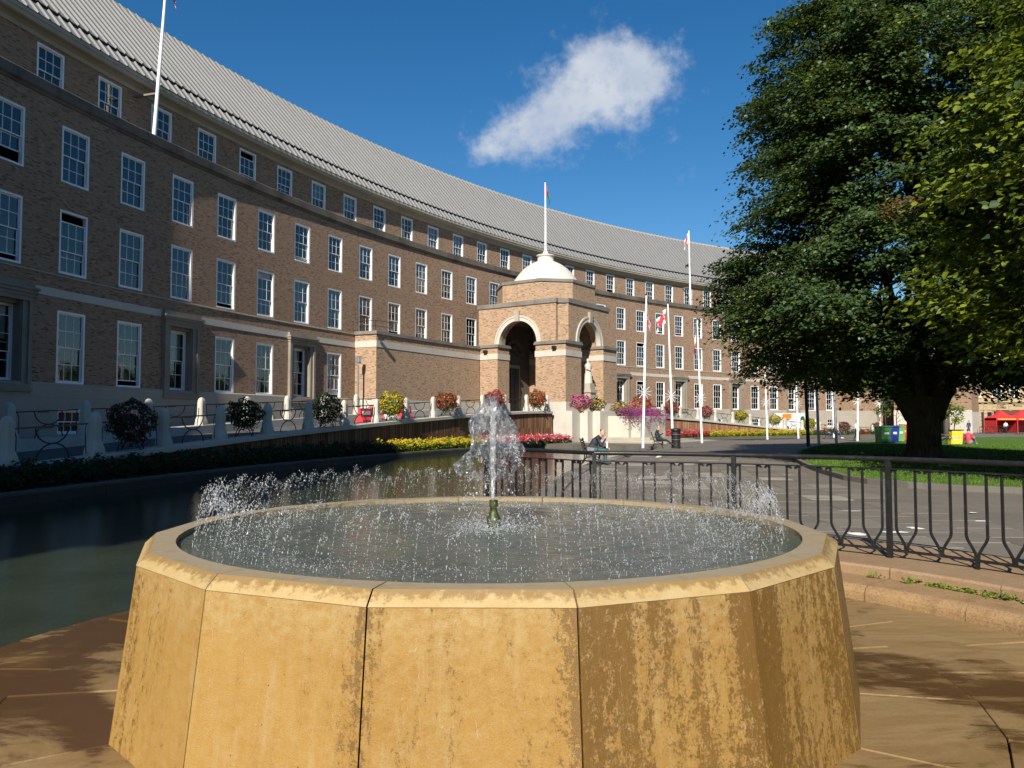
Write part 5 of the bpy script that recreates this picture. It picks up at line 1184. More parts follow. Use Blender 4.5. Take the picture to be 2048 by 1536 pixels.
def crown_tree(name, base, label, trunk, R_of, zlo, zhi, nbough, nsp, per, spread, size, mats, ybias, clip=None, seed=1, group=None, nlimb=16, rmax=8.0, blen=2.0):
    global rng
    rng = np.random.default_rng(seed); rs = random.Random(seed)
    t = thing(name, base, label, 'tree', group); bx, by, bz = base
    m = MB(); tops = trunk(m, base); C, D, Bq, nb = [], [], [], 0
    while nb < nbough:                                  # boughs: drooping tongues of foliage from inside the crown to its surface
        z = zlo + (zhi - zlo) * rs.random(); a = rs.uniform(0, 2 * math.pi); Rz = R_of(z, a)
        if Rz <= .1 or rs.random() > Rz / rmax: continue
        f = 1 - .5 * rs.random() ** 2.2; lump = 1 + .16 * mnoise.noise((math.cos(a) * 1.9, math.sin(a) * 1.9, z * .4 + seed)); r = Rz * lump * f + rs.uniform(-.25, .35)
        tip = Vector((bx + r * math.cos(a), by + r * math.sin(a), bz + z))
        if clip and not clip(tip): continue
        nb += 1; L = blen * rs.uniform(.6, 1.3); out = Vector((math.cos(a), math.sin(a), 0)); tint = rs.random()
        for q in range(nsp):
            u = rs.random() ** .8; w = (.25 + .75 * (1 - u)) if u > .5 else .8
            p = tip - out * L * u + Vector((-out.y, out.x, 0)) * rs.gauss(0, .42) * L * .7 * w + Vector((0, 0, .26 * L * (u - u * u * .5) + rs.gauss(0, .24)))
            C.append(tuple(p)); D.append((out.x, out.y, .25)); Bq.append(tint)
        if nb % max(1, nbough // (nlimb * 4)) == 0:
            b = tip - out * L * .35 + Vector((0, 0, .2)); rt = min(tops, key=lambda p: (p - b).length); limb(m, rt, b, .09 * rmax / 8 + .02, .015, .7, 6, 6)
    m.build('trunk', 'bark', t, True); C, D, Bq = np.array(C), np.array(D), np.array(Bq)
    spr = rng.uniform(.75, 1.25, len(C)) * spread; Pn, Nn, idx = sprays(C, D, per, spr, size); sz = rng.uniform(.65, 1.25, len(Pn)) * size
    V, F = leafshape(Pn, Nn, sz); yl = ybias(C)[idx]; mi = (rng.random(len(Pn)) < yl).astype(int); br = rng.random(len(Pn)) < .003; mi[br] = 2
    if name == 'lime_tree': dd = np.linalg.norm(Pn - np.array(BROWN), axis=1); mi[(dd < .75) & (rng.random(len(Pn)) < .8)] = 2
    tint = np.clip(rng.random(len(Pn)) * .5 + .5 * Bq[idx], 0, 1)
    add('crown', raw('crown', V, F, mats, np.concatenate([mi, mi]), tint=np.concatenate([tint, tint])), t); return t
def trunk1(m, b):
    x, y, z = b; B = Vector(b); K = .66; v0, m0 = len(m.v), m
    rows = []
    prof = [(-.1, 1.35), (.05, 1.15), (.3, .98), (.8, .88), (1.5, .84), (2.2, .85), (2.8, .95), (3.6, 1.1)]
    for zz, r in prof:
        rows.append([Vector((x + (r * (1 + .09 * math.sin(3 * a + 1) + .07 * math.sin(5 * a + zz)) + (.25 * max(0, .6 - zz) * (1 + math.sin(4 * a)))) * math.cos(a), y + r * (1 + .07 * math.sin(4 * a)) * math.sin(a), z + zz)) for a in [2 * math.pi * i / 24 for i in range(24)]])
    m.grid(rows, 0, True)
    T = []
    for dx, dy, dz, r0, r1, fz in ((-3.1, -.5, 6.2, .62, .3, 2.5), (.3, .5, 9, .75, .35, 2.6), (2.4, -.2, 6.5, .7, .3, 2.5), (-.6, 2, 8, .5, .25, 2.8), (1.2, -1.8, 7, .42, .2, 2.9), (-1.6, -1.6, 6.5, .34, .15, 3.0)):
        p = limb(m, B + Vector((dx * .16, dy * .2, fz)), B + Vector((dx, dy, dz)), r0, r1, .5, 12, 9); T.append(p[-1])
        for s in range(2): q = limb(m, p[-1], p[-1] + Vector((dx * .6 + random.uniform(-1.5, 1.5), dy + random.uniform(-2, 2), 4 + 2 * s)), r1, .12, .6, 8); T.append(q[-1])
    for s in range(5): T.append(B + Vector((random.uniform(-2, 2), random.uniform(-2, 2), 10 + 2.4 * s)))
    m.tube([B + Vector((.3, .5, 9)), B + Vector((.2, .2, 15)), B + Vector((0, 0, 22)), B + Vector((.2, 0, 28))], [.35, .26, .16, .04], 8)
    m.v = [tuple(B + (Vector(p) - B) * K) for p in m.v]
    return [B + (p - B) * K for p in T]
TB = onz(1850, 921, .1); BROWN = aty(1800, 395, TB.y - 6.0)
def R1(z, a):
    return .66 * float(np.interp(z / .66, [3.4, 4.0, 5, 7, 9.5, 12, 16, 23, 25.5, 28, 29], [0, 7.0, 10.6, 12.0, 12.0, 10.6, 10.1, 9.5, 8.2, 4.2, 0]))
def clip1(p):
    dx, dy, dz = p[0] - TB.x, p[1] - TB.y, p[2] - TB.z
    return not (math.hypot(dx, dy) < 3.2 and dz < 3.6) and not (math.hypot(dx, dy) < 1.8 and dz < 6)
crown_tree('lime_tree', TB, 'huge dark green lime tree standing on the lawn', trunk1, R1, 2.2, 19.1, 800, 13, 40, .58, .125, ['lime_leaf', 'lime_leaf_yellow', 'leaf_brown'], lambda C: np.full(len(C), .06) + .3 * (C[:, 0] > TB.x + .5) * (C[:, 2] < 6), clip1, 3, None, 18, 8.4, 1.9)
TB2 = Vector((15.3, 17.8, .1))
def trunk2(m, b):
    B = Vector(b); p = limb(m, B, B + Vector((-.2, .1, 3.2)), .34, .26, .2, 12, 6); T = [p[-1]]
    for dx, dy, dz in ((-2.5, -1, 4), (-1.5, 1.5, 5), (1.2, -1.5, 5), (1.8, 1.2, 4.4), (-.8, 0, 7.4), (-3, .5, 5.6)):
        q = limb(m, p[-1], p[-1] + Vector((dx, dy, dz * .6)), .2, .07, .6, 8); T.append(q[-1])
    return T
def R2(z, a): return float(np.interp(z, [2.4, 3.1, 4.3, 7, 9, 11, 13.5, 15.5, 16.2], [0, 4.8, 6.1, 6.3, 5.4, 4.6, 3.3, 1.6, 0]))
crown_tree('young_lime_tree', TB2, 'yellow-green leafed lime tree overhanging from the right edge', trunk2, R2, 2.4, 16.2, 330, 9, 30, .6, .16, ['lime_leaf_yellow', 'lime_leaf', 'leaf_brown'], lambda C: np.full(len(C), .3), None, 8, None, 10, 6.2, 1.9)
# ================================================================== flagpoles and flags
for nm, c in (('flag_red', (.55, .03, .05)), ('flag_white', (.75, .74, .73)), ('flag_navy', (.025, .03, .09)), ('flag_green', (.02, .25, .1)), ('flag_black', (.02, .02, .02))): plain(nm, c, .8, 0, .06)
def flagcloth(pat, top, w, hgt, lean, mats, parent, fold=5.0, sweepx=1.0):   # limp flag: hoist at the pole, fly end sagging down beside it
    m = MB(); nu, nv = 22, 26; G = []
    for j in range(nv + 1):
        row = []
        for i in range(nu + 1):
            u, v = i / nu, j / nv; sag = u ** 1.2 * w * .82; x = lean * (.05 + w * .3 * u + .05 * math.sin(u * fold * 2 + v * 2)); y = .07 * math.sin(u * fold * 2.6 + v * 1.5) * (.3 + u)
            row.append(Vector(top) + Vector((x * sweepx, y, -v * hgt * (1 - .1 * u) - sag)))
        G.append(row)
    for j in range(nv):
        for i in range(nu): m.face([G[j][i], G[j][i + 1], G[j + 1][i + 1], G[j + 1][i]], None, pat((i + .5) / nu, (j + .5) / nv))
    return m.build('flag', mats, parent, True)
def union(u, v):
    x, y = u - .5, (v - .5)
    if abs(x) < .05 or abs(y) < .1: return 0
    if abs(x) < .085 or abs(y) < .165: return 1
    d = abs(abs(x) - abs(y)); return 0 if d < .035 else 1 if d < .09 else 2
stripe = lambda u, v: 0 if abs(v - .5) < .11 or abs(u - .5) < .07 else 1
tri = lambda u, v: 2 if u < .36 else 1 if u < .66 else 0
UM = ['flag_red', 'flag_white', 'flag_navy']
def star(parent, c, rad=.42, mt='white_metal'):
    m = MB()
    for i in range(5):
        a = math.pi * i / 5 + .2
        for yy in (-.02, .02): 
            d = Vector((math.cos(a), yy * 8, math.sin(a))); m.tube([Vector(c) - d * rad, Vector(c), Vector(c) + d * rad], [.006, .014, .006], 5)
    m.build('star_ornament', mt, parent)
def pole(x, y, lean, label, H=9.05, flag=None, name='flagpole', mt='white_metal', r=.085, hide=False, starz=3.3, base=None, st=True):
    b = onz(x, y, 0) if base is None else Vector(base); t = thing(name, b, label, 'flagpole' if name == 'flagpole' else 'lamp post', 'white flagpoles along the path' if name == 'flagpole' else 'dark posts by the lawn')
    m = MB(); top = b + Vector((lean, 0, H)); m.tube([b, b.lerp(top, .5), top], [r, r * .85, r * .5], 12); m.build('pole', mt, t, True)
    m = MB(); m.lathe([(.01, -.06), (.05, -.04), (.065, 0), (.05, .05), (.01, .07)], 10, Matrix.Translation(top + Vector((0, 0, .06)))); m.build('finial', 'black_plastic', t, True)
    m = MB(); m.lathe([(r * 1.9, 0), (r * 1.9, .03), (r * 1.2, .06)], 12, Matrix.Translation(b)); m.build('base_plate', 'grey_metal' if name == 'flagpole' else 'iron', t)
    if st: star(t, b.lerp(top, starz / H), .45, mt)
    if flag: f = flag[0]; flagcloth(f, top + Vector((0, 0, -.35)), flag[2], flag[3], flag[4], flag[1], t)
    return t
pole(1286, 897, .27, 'nearest white flagpole with a limp union flag, beside the white terrace', 9.05, (union, UM, 1.9, 1.0, .42))
pole(1346, 891, -.25, 'white flagpole with a white flag striped red, rising behind the litter bin', 9.5, (stripe, ['flag_red', 'flag_white'], 1.1, .8, -2.2))
pole(1404, 887, -.25, 'white flagpole with a limp blue, white and red flag', 9.1, (tri, UM, 2.2, .7, -.4))
pole(1535, 880, -.2, 'white flagpole standing at the end of the yellow flower bed, left one')
pole(1597, 878, -.2, 'white flagpole with a red flag half hidden by the tree', 7.7, (lambda u, v: 0 if u > .3 else 1, ['flag_red', 'flag_white'], 1.0, .8, -1.0))
pole(1668, 876, -.2, 'white flagpole just right of the bench with two people')
pole(1715, 883, .25, 'white flagpole in front of the walking man', 8.6)
pole(1762, 880, -.2, 'white flagpole rising behind the wheelie bins', 8.6)
pole(1812, 874, -.2, 'white flagpole seen through the fork of the big tree', 8.8)
for x, y, ln, lab in ((1617, 897, -.2, 'dark post nearest the path beside the lawn edge'), (1638, 891, -.2, 'dark grey post in front of the bench with two people'), (1673, 888, -.2, 'slim grey post furthest along the lawn edge')):
    t = pole(x, y, ln, lab, 7.6, None, 'lamp_post', 'iron' if x < 1630 else 'grey_metal', .11 if x < 1630 else .1, starz=4.2)
def bpole(k, dr, z0, top, r, label, flag=None, lean=0):
    b = W(k, dr, h(z0)); t = thing('flagpole', b, label, 'flagpole'); tp = Vector((b.x + lean, b.y, h(top)))
    m = MB(); m.tube([b, b.lerp(tp, .5), tp], [r, r * .85, r * .5], 12); m.build('pole', 'white_metal', t, True)
    m = MB(); q = b.lerp(tp, (17.1 - z0) / (top - z0)); e = W(k, 1.5, q.z); m.box((-.08, -.02, -.05), (.08, (e - q).length + .1, .05), Matrix.Translation(q) @ Matrix.Rotation(-ang(k), 4, 'Z')); m.build('wall_bracket', 'coping_dark', t)
    m = MB(); m.lathe([(.01, -.06), (.06, 0), (.01, .07)], 10, Matrix.Translation(tp + Vector((0, 0, .06)))); m.build('finial', 'black_plastic', t, True)
    if flag: flagcloth(flag[0], tp + Vector((0, 0, -.3)), flag[2], flag[3], flag[4], flag[1], t)
kA = 2.45
bpole(kA, .25, 14.7, 24.2, .1, 'tall white flagpole on the left part of the roof parapet with union flag', (union, UM, 1.7, .95, .8), .55)
bpole(22.72, .3, 14.7, 24.3, .12, 'white flagpole on the right part of the roof parapet with white flag', (stripe, ['flag_red', 'flag_white'], 1.6, 1.0, -1.2), -.1)
tp = pt(OC[0], OC[1], 15.5); t = thing('flagpole', tp, 'white flagpole on top of the porch dome', 'flagpole'); m = MB(); m.tube([tp - Vector((0, 0, .1)), tp + Vector((0, 0, 3)), tp + Vector((-.02, 0, 6.15))], [.1, .085, .055], 12); m.build('pole', 'white_metal', t, True)
m = MB(); m.lathe([(.01, -.06), (.06, 0), (.01, .07)], 10, Matrix.Translation(tp + Vector((-.02, 0, 6.2)))); m.build('finial', 'black_plastic', t, True)
flagcloth(lambda u, v: 0 if u < .45 else 2 if u < .6 else 1, tp + Vector((0, 0, 5.9)), 1.6, .7, .8, ['flag_red', 'flag_green', 'flag_black'], t)

# ================================================================== benches, bins, people
def bench(loc, rz, label):
    t = thing('park_bench', loc, label, 'bench', 'black benches along the path', rz)   # sits facing local +x
    for i in range(5): m = MB(); m.box((-.02 + i * .095, -.85, .43), (.055 + i * .095, .85, .455)); m.build('seat_slat', 'wood_dark', t, local=True)
    for i in range(4): m = MB(); m.box((-.1 - i * .03, -.85, .55 + i * .1), (-.075 - i * .03, .85, .63 + i * .1)); m.build('back_slat', 'wood_dark', t, local=True)
    for s in (-.78, .78):
        m = MB(); m.tube([(.47, s, 0), (.42, s, .2), (.46, s, .42), (.4, s, .5), (.42, s, .66), (.1, s, .68), (-.1, s, .64)], .022, 6); m.tube([(-.2, s, 0), (-.06, s, .25), (-.05, s, .43), (-.12, s, .65), (-.22, s, .96)], .024, 6); m.tube([(-.05, s, .42), (.46, s, .42)], .022, 6); m.tube([(-.06, s, .25), (.2, s, .32), (.42, s, .2)], .015, 5)
        m.build('iron_end', 'iron', t, local=True)
    return t
for nm, c in (('skin', (.50, .29, .2)), ('cloth_navy', (.018, .02, .035)), ('cloth_jeans', (.05, .08, .15)), ('cloth_black', (.014, .014, .016)), ('cloth_white', (.7, .72, .75)), ('cloth_red', (.55, .05, .09)), ('cloth_olive', (.10, .085, .045)), ('cloth_blue', (.03, .045, .16)), ('cloth_teal', (.03, .09, .10)), ('cloth_grey', (.2, .2, .21)), ('hair_dark', (.03, .018, .012)), ('shoe', (.05, .045, .04)), ('shoe_white', (.6, .6, .6))): plain(nm, c, .75, 0, .1, 8)
def seg_dist(p, a, b):
    ab = b - a; t = np.clip(((p - a) @ ab) / max(ab @ ab, 1e-9), 0, 1); return np.linalg.norm(p - (a + t[:, None] * ab), axis=1), t
def person(label, loc, rz, J, top, legs, shoes='shoe', hair='hair_dark', vox=.017, sleeve=True, scale=1.0, longhair=False):
    """J: joints in metres, facing +x. One continuous remeshed body, materials by nearest limb."""
    t = thing('person', loc, label, 'person', None, rz); v = lambda k: np.array(J[k], float)
    S = [('pelvis', 'chest', .15, .155, 1), ('chest', 'neck0', .15, .10, 1), ('neck0', 'head', .055, .06, 0), ('head', 'crown', .088, .085, 0), ('head', 'chin', .07, .045, 0), ('shL', 'shR', .075, .075, 1), ('hipL', 'hipR', .12, .12, 2)]
    for s in 'LR':
        S += [('sh' + s, 'el' + s, .058, .048, 1), ('el' + s, 'wr' + s, .047, .033, 1 if sleeve else 0), ('hip' + s, 'kn' + s, .098, .068, 2), ('kn' + s, 'an' + s, .066, .045, 2), ('an' + s, 'toe' + s, .048, .04, 3)]
    m = MB()
    def cap(a, b, r0, r1):
        a, b = Vector(a), Vector(b); d = (b - a); L = max(d.length, 1e-4); d /= L; pts, rad = [], []
        for q in (-90, -60, -30, 0): pts.append(a + d * (r0 * math.sin(R_(q)))); rad.append(max(.002, r0 * math.cos(R_(q))))
        for q in (0, 30, 60, 90): pts.append(b + d * (r1 * math.sin(R_(q)))); rad.append(max(.002, r1 * math.cos(R_(q))))
        m.tube(pts, rad, 10)
    for a, b, r0, r1, mt in S: cap(J[a], J[b], r0, r1)
    n_ = np.array(J['chin'], float) - np.array(J['head'], float); fwd = Vector((.105, 0, 0)) if 'nose' not in J else Vector(J['nose']) - Vector(J['head']); cap(Vector(J['head']) + fwd * .6, Vector(J['head']) + fwd, .022, .016)
    segs = [(np.array(J[a], float), np.array(J[b], float), mt) for a, b, _, _, mt in S]
    for s in 'LR':                                     # hand: palm, four fingers and a thumb, slightly curled
        w = Vector(J['wr' + s]); d = Vector(J['ha' + s]) - w if 'ha' + s in J else (w - Vector(J['el' + s])).normalized() * .1
        d.normalize(); sd_ = d.cross(Vector((0, 0, 1))); sd_ = sd_.normalized() if sd_.length > .1 else Vector((0, 1, 0)); nrm = sd_.cross(d)
        pc = w + d * .075; cap(w, pc, .028, .034); segs.append((np.array(w), np.array(pc), 0))
        for i, L in enumerate((.07, .08, .075, .058)):
            b0 = pc + sd_ * (i - 1.5) * .021; k1 = b0 + d * L * .55 - nrm * .01; e = k1 + d * L * .3 - nrm * .03; cap(b0, k1, .0105, .0098); cap(k1, e, .0098, .009); segs.append((np.array(b0), np.array(e), 0))
        tb = w + d * .025 - sd_ * .03; te = tb + d * .045 - sd_ * .028 - nrm * .012; cap(tb, te, .013, .011); segs.append((np.array(tb), np.array(te), 0))
    me0 = m.mesh('body0', 'skin'); o = bpy.data.objects.new('tmp', me0); col.objects.link(o)
    md = o.modifiers.new('r', 'REMESH'); md.mode = 'VOXEL'; md.voxel_size = vox; sm_ = o.modifiers.new('s', 'SMOOTH'); sm_.factor = .5; sm_.iterations = 2
    dg = bpy.context.evaluated_depsgraph_get(); me = bpy.data.meshes.new_from_object(o.evaluated_get(dg)); bpy.data.objects.remove(o); bpy.data.meshes.remove(me0)
    me.materials.clear(); me.name = 'body'
    for q in ('skin', top, legs, shoes): me.materials.append(MATS[q])
    nf = len(me.polygons); cen = np.empty(nf * 3, np.float32); me.polygons.foreach_get('center', cen); cen = cen.reshape(-1, 3); best = np.full(nf, 9.0); mi = np.zeros(nf, np.int32)
    for a, b, mt in segs:
        dd, _ = seg_dist(cen, a, b); 
        if mt == 0: dd = dd + .012
        k = dd < best; best[k] = dd[k]; mi[k] = mt
    me.polygons.foreach_set('material_index', mi); me.polygons.foreach_set('use_smooth', np.ones(nf, bool)); add('body', me, t, local=True)
    if hair:
        hm = MB(); hd, cr, ch = Vector(J['head']), Vector(J['crown']), Vector(J['chin']); up = (cr - ch).normalized(); f = fwd.normalized(); sdv = up.cross(f); rows = []
        for i in range(9):
            a = math.pi * .62 * i / 8; row = []
            for j in range(16):
                b = 2 * math.pi * j / 16; back = -math.cos(b); lim = a * (1.12 + .25 * max(0, back)) if not longhair else a * (1.1 + .75 * max(0, back)); 
                lim = min(lim, math.pi * (.36 if back < -.3 else .8)); dirv = up * math.cos(lim) + (f * math.cos(b) + sdv * math.sin(b)) * math.sin(lim); row.append(cr - up * .015 + dirv * (.104 + .008 * mnoise.noise(dirv * 9)) * (1 if not longhair or back < 0 else 1 + .25 * back))
            rows.append(row)
        hm.grid(rows, 0, True); hm.build('hair', hair, t, True, local=True)
    if scale != 1: t.scale = (scale,) * 3
    return t
SIT = dict(pelvis=(.02, 0, .57), chest=(.0, 0, .86), neck0=(.02, 0, 1.05), head=(.05, 0, 1.2), crown=(.05, 0, 1.27), chin=(.1, 0, 1.13), shL=(.0, .17, 1.0), shR=(.0, -.17, 1.0), hipL=(.04, .1, .55), hipR=(.04, -.1, .55),
           elL=(.06, .24, .74), elR=(.06, -.24, .74), wrL=(.28, .14, .68), wrR=(.28, -.14, .68), knL=(.47, .11, .52), knR=(.47, -.11, .52), anL=(.48, .11, .1), anR=(.48, -.11, .1), toeL=(.64, .12, .05), toeR=(.64, -.12, .05))
def pose(**k): d = dict(SIT); d.update(k); return d
b1 = onz(1190, 930, 0)
bench(b1 + Vector((-.25, .3, 0)), R_(-8), 'black slatted bench behind the railing with a man in a dark jacket')
person('man in a dark jacket leaning forward on a bench eating', b1 + Vector((-.15, .1, 0)), R_(-8), pose(chest=(.17, 0, .83), neck0=(.33, 0, 1.0), head=(.44, -.02, 1.11), crown=(.44, -.02, 1.185), chin=(.5, -.02, 1.045), nose=(.535, -.02, 1.07), shL=(.27, .17, .95), shR=(.27, -.17, .95),
    elR=(.4, -.25, .7), wrR=(.54, -.09, .92), haR=(.53, -.02, 1.02), elL=(.36, .26, .68), wrL=(.58, .16, .6), haL=(.68, .12, .58), knL=(.5, .12, .53), knR=(.52, -.12, .53), anL=(.5, .12, .1), anR=(.56, -.14, .1)), 'cloth_navy', 'cloth_teal')
m = MB(); m.lathe([(.03, 0), (.034, .03), (.034, .15), (.014, .2), (.014, .23), (.005, .235)], 12, Matrix.Translation(b1 + Vector((.44, .02, .6)))); tag(m.build('bottle', 'white_paint', None, True), 'pale bottle in the lap of the man in the dark jacket', 'bottle')
m = MB(); m.box((-.14, -.1, 0), (.14, .1, .03)); m.box((-.12, -.09, .03), (.12, .09, .2)); tag(m.build('carrier_bag', 'cloth_grey', loc=b1 + Vector((-.2, -.4, .46))), 'small grey bag on the bench beside the man in the dark jacket', 'bag')
b2 = onz(1318, 896.5, 0)
bench(b2 + Vector((-.2, .2, 0)), R_(-10), 'black slatted bench with the bald man beside the litter bin')
person('bald man in a navy top reclining on a bench with legs stretched out', b2 + Vector((-.05, .05, 0)), R_(-10), pose(chest=(-.05, 0, .85), neck0=(-.02, 0, 1.04), head=(.06, 0, 1.17), crown=(.055, 0, 1.25), chin=(.12, 0, 1.1), nose=(.165, 0, 1.16), elL=(.08, .25, .76), elR=(.1, -.25, .76), wrL=(.27, .08, .86), wrR=(.28, -.06, .88), haL=(.33, .04, .95), haR=(.34, -.02, .97),
    knL=(.52, .1, .47), knR=(.52, -.1, .47), anL=(1.0, .12, .12), anR=(1.03, -.12, .12), toeL=(1.07, .13, .27), toeR=(1.1, -.13, .27)), 'cloth_navy', 'cloth_black', 'shoe', None)
def bin_(c):
    t = thing('litter_bin', c, 'round black litter bin beside the bald man on the bench', 'litter bin'); m = MB(); m.lathe([(.27, 0), (.29, .03), (.29, .1), (.265, .12), (.265, .78), (.3, .8), (.3, .84), (.27, .86)], 28, Matrix.Translation(c)); m.build('body', 'black_plastic', t)
    m = MB(); m.lathe([(.2, .86), (.2, 1.05)], 20, Matrix.Translation(c)); m.build('opening_core', 'interior', t)
    for i in range(4): a = math.pi / 2 * i + .4; m = MB(); m.box((-.07, -.015, .86), (.07, .015, 1.05), Matrix.Translation(c) @ Matrix.Rotation(a, 4, 'Z') @ Matrix.Translation((0, .26, 0))); m.build('hood_support', 'black_plastic', t)
    m = MB(); m.lathe([(.3, 1.05), (.31, 1.07), (.3, 1.13), (.26, 1.17), (.1, 1.2), (.01, 1.205)], 28, Matrix.Translation(c)); m.build('hood', 'black_plastic', t)
    for z in (.5, .815): m = MB(); m.lathe([(.302, z), (.306, z + .004), (.306, z + .02), (.302, z + .024)], 28, Matrix.Translation(c)); m.build('gold_band', 'grey_metal', t)
bin_(onz(1352, 896.5, 0))
b3 = onz(1664, 877.5, 0)
bench(b3 + Vector((.1, .3, 0)), R_(-60), 'black bench with two people beyond the dark lawn posts')
person('seated woman with long hair in an olive coat on the far bench', b3 + Vector((-.55, .2, 0)), R_(-30), pose(chin=(.1, -.03, 1.12)), 'cloth_olive', 'cloth_jeans', 'shoe', 'hair_dark', .022, True, 1.0, True)
person('seated woman in a dark top and blue jeans on the far bench', b3 + Vector((.25, -.05, 0)), R_(-15), pose(nose=(.13, -.06, 1.2), anL=(.6, .1, .1), toeL=(.76, .1, .06)), 'cloth_black', 'cloth_jeans', 'shoe_white', 'hair_dark', .022, True, 1.05, True)
STAND = dict(pelvis=(0, 0, .95), chest=(0, 0, 1.24), neck0=(.01, 0, 1.44), head=(.03, 0, 1.59), crown=(.03, 0, 1.66), chin=(.08, 0, 1.52), shL=(0, .18, 1.39), shR=(0, -.18, 1.39), hipL=(0, .09, .92), hipR=(0, -.09, .92), elL=(-.05, .25, 1.12), elR=(.03, -.25, 1.12), wrL=(.06, .26, .9), wrR=(.16, -.24, .92),
             knL=(.1, .1, .5), knR=(-.02, -.1, .5), anL=(.2, .1, .1), anR=(-.24, -.1, .14), toeL=(.37, .11, .06), toeR=(-.1, -.1, .05))
def stand(**k): d = dict(STAND); d.update(k); return d
person('man in a white shirt and dark trousers walking behind a flagpole', onz(1714, 881.5, 0), R_(-50), stand(), 'cloth_white', 'cloth_black', 'shoe', 'hair_dark', .022)
person('woman in a blue coat and jeans walking along the white wall', onz(1938, 869, 0) + Vector((0, 0, .05)), R_(200), stand(), 'cloth_blue', 'cloth_jeans', 'shoe', 'hair_dark', .025, True, 1.02, True)
rp = onz(1937, 888.5, .1)
person('person in a red shirt sitting on the lawn beside a yellow bag', rp + Vector((0, 0, -.02)), R_(40), pose(pelvis=(0, 0, .14), chest=(-.02, 0, .45), neck0=(.02, 0, .64), head=(.06, 0, .78), crown=(.06, 0, .85), chin=(.11, 0, .71), shL=(0, .18, .59), shR=(0, -.18, .59), hipL=(.03, .1, .13), hipR=(.03, -.1, .13), elL=(.05, .27, .36), elR=(.05, -.27, .36), wrL=(.28, .22, .3), wrR=(.28, -.22, .3),
    knL=(.42, .16, .42), knR=(.42, -.16, .42), anL=(.66, .15, .08), anR=(.66, -.15, .08), toeL=(.82, .16, .05), toeR=(.82, -.16, .05)), 'cloth_red', 'cloth_grey', 'shoe_white', 'hair_dark', .02, True, 1.12)
plain('bag_yellow', (.62, .5, .02), .6); plain('bag_silver', (.6, .6, .6), .3, .3)
yb = onz(1910, 889, .1); t = thing('delivery_bag', yb, 'big yellow delivery backpack standing on the lawn', 'bag')
m = MB(); m.box((-.36, -.2, 0), (.36, .2, .92), Matrix.Translation(yb) @ Matrix.Rotation(.1, 4, 'Y')); m.build('bag_body', 'bag_yellow', t)
m = MB(); m.box((-.365, -.206, .3), (.365, -.2, .36), Matrix.Translation(yb) @ Matrix.Rotation(.1, 4, 'Y')); m.box((-.365, -.206, .46), (.365, -.2, .52), Matrix.Translation(yb) @ Matrix.Rotation(-.12, 4, 'Y')); m.build('reflective_strip', 'bag_silver', t)
m = MB(); m.box((-.38, -.22, .9), (.4, .22, .97), Matrix.Translation(yb + Vector((.08, 0, 0)))); m.build('lid', 'black_plastic', t)
plain('red_bag', (.45, .03, .04), .6)
def bike(loc, rz, label, colm='black_plastic', tilt=0.0):
    t = thing('bicycle', loc, label, 'bicycle', 'parked bicycles', rz); t.rotation_euler = (tilt, 0, rz)
    for x in (-.52, .52):
        m = MB(); rows = [[Vector((x + (.33 + .018 * math.cos(b)) * math.cos(a), .018 * math.sin(b), .345 + (.33 + .018 * math.cos(b)) * math.sin(a))) for b in [2 * math.pi * q / 6 for q in range(6)]] for a in [2 * math.pi * i / 24 for i in range(25)]]; m.grid(rows, 0, True); w = m.build('wheel', 'black_plastic', t, True, local=True)
        m = MB(); [m.tube([(x, 0, .345), (x + .32 * math.cos(a), 0, .345 + .32 * math.sin(a))], .003, 4) for a in [math.pi * i / 5 for i in range(10)]]; m.build('spokes', 'grey_metal', w, local=True)
    m = MB(); A, B, Cc, D, E_ = (-.52, 0, .345), (-.05, 0, .3), (-.18, 0, .82), (.36, 0, .86), (.52, 0, .345)
    for a, b in ((A, B), (A, Cc), (B, Cc), (B, D), (Cc, D), (D, E_)): m.tube([a, b], .017, 7)
    m.build('frame', colm, t, True, local=True)
    m = MB(); m.tube([(.35, 0, .86), (.32, 0, .98)], .014, 6); m.tube([(.38, -.28, 1.0), (.32, -.1, .99), (.32, .1, .99), (.38, .28, 1.0)], .014, 6); m.build('handlebar', 'black_plastic', t, True, local=True)
    m = MB(); m.box((-.32, -.07, .92), (-.06, .07, .96)); m.tube([(-.18, 0, .8), (-.19, 0, .93)], .014, 6); m.build('saddle', 'black_plastic', t, local=True); return t
bike(yb + Vector((-.95, .5, 0)), .3, 'bicycle lying on the lawn between tree trunk and yellow bag', 'iron', .9)
bike(P(9.6, 108.2, zc(9.6) - .12), -ang(9.6) + .15, 'dark bicycle parked in front of the porch arch'); bike(P(9.35, 108.9, zc(9.35) - .12), -ang(9.3) + .1, 'second bicycle parked nearer the porch wall', 'grey_metal')

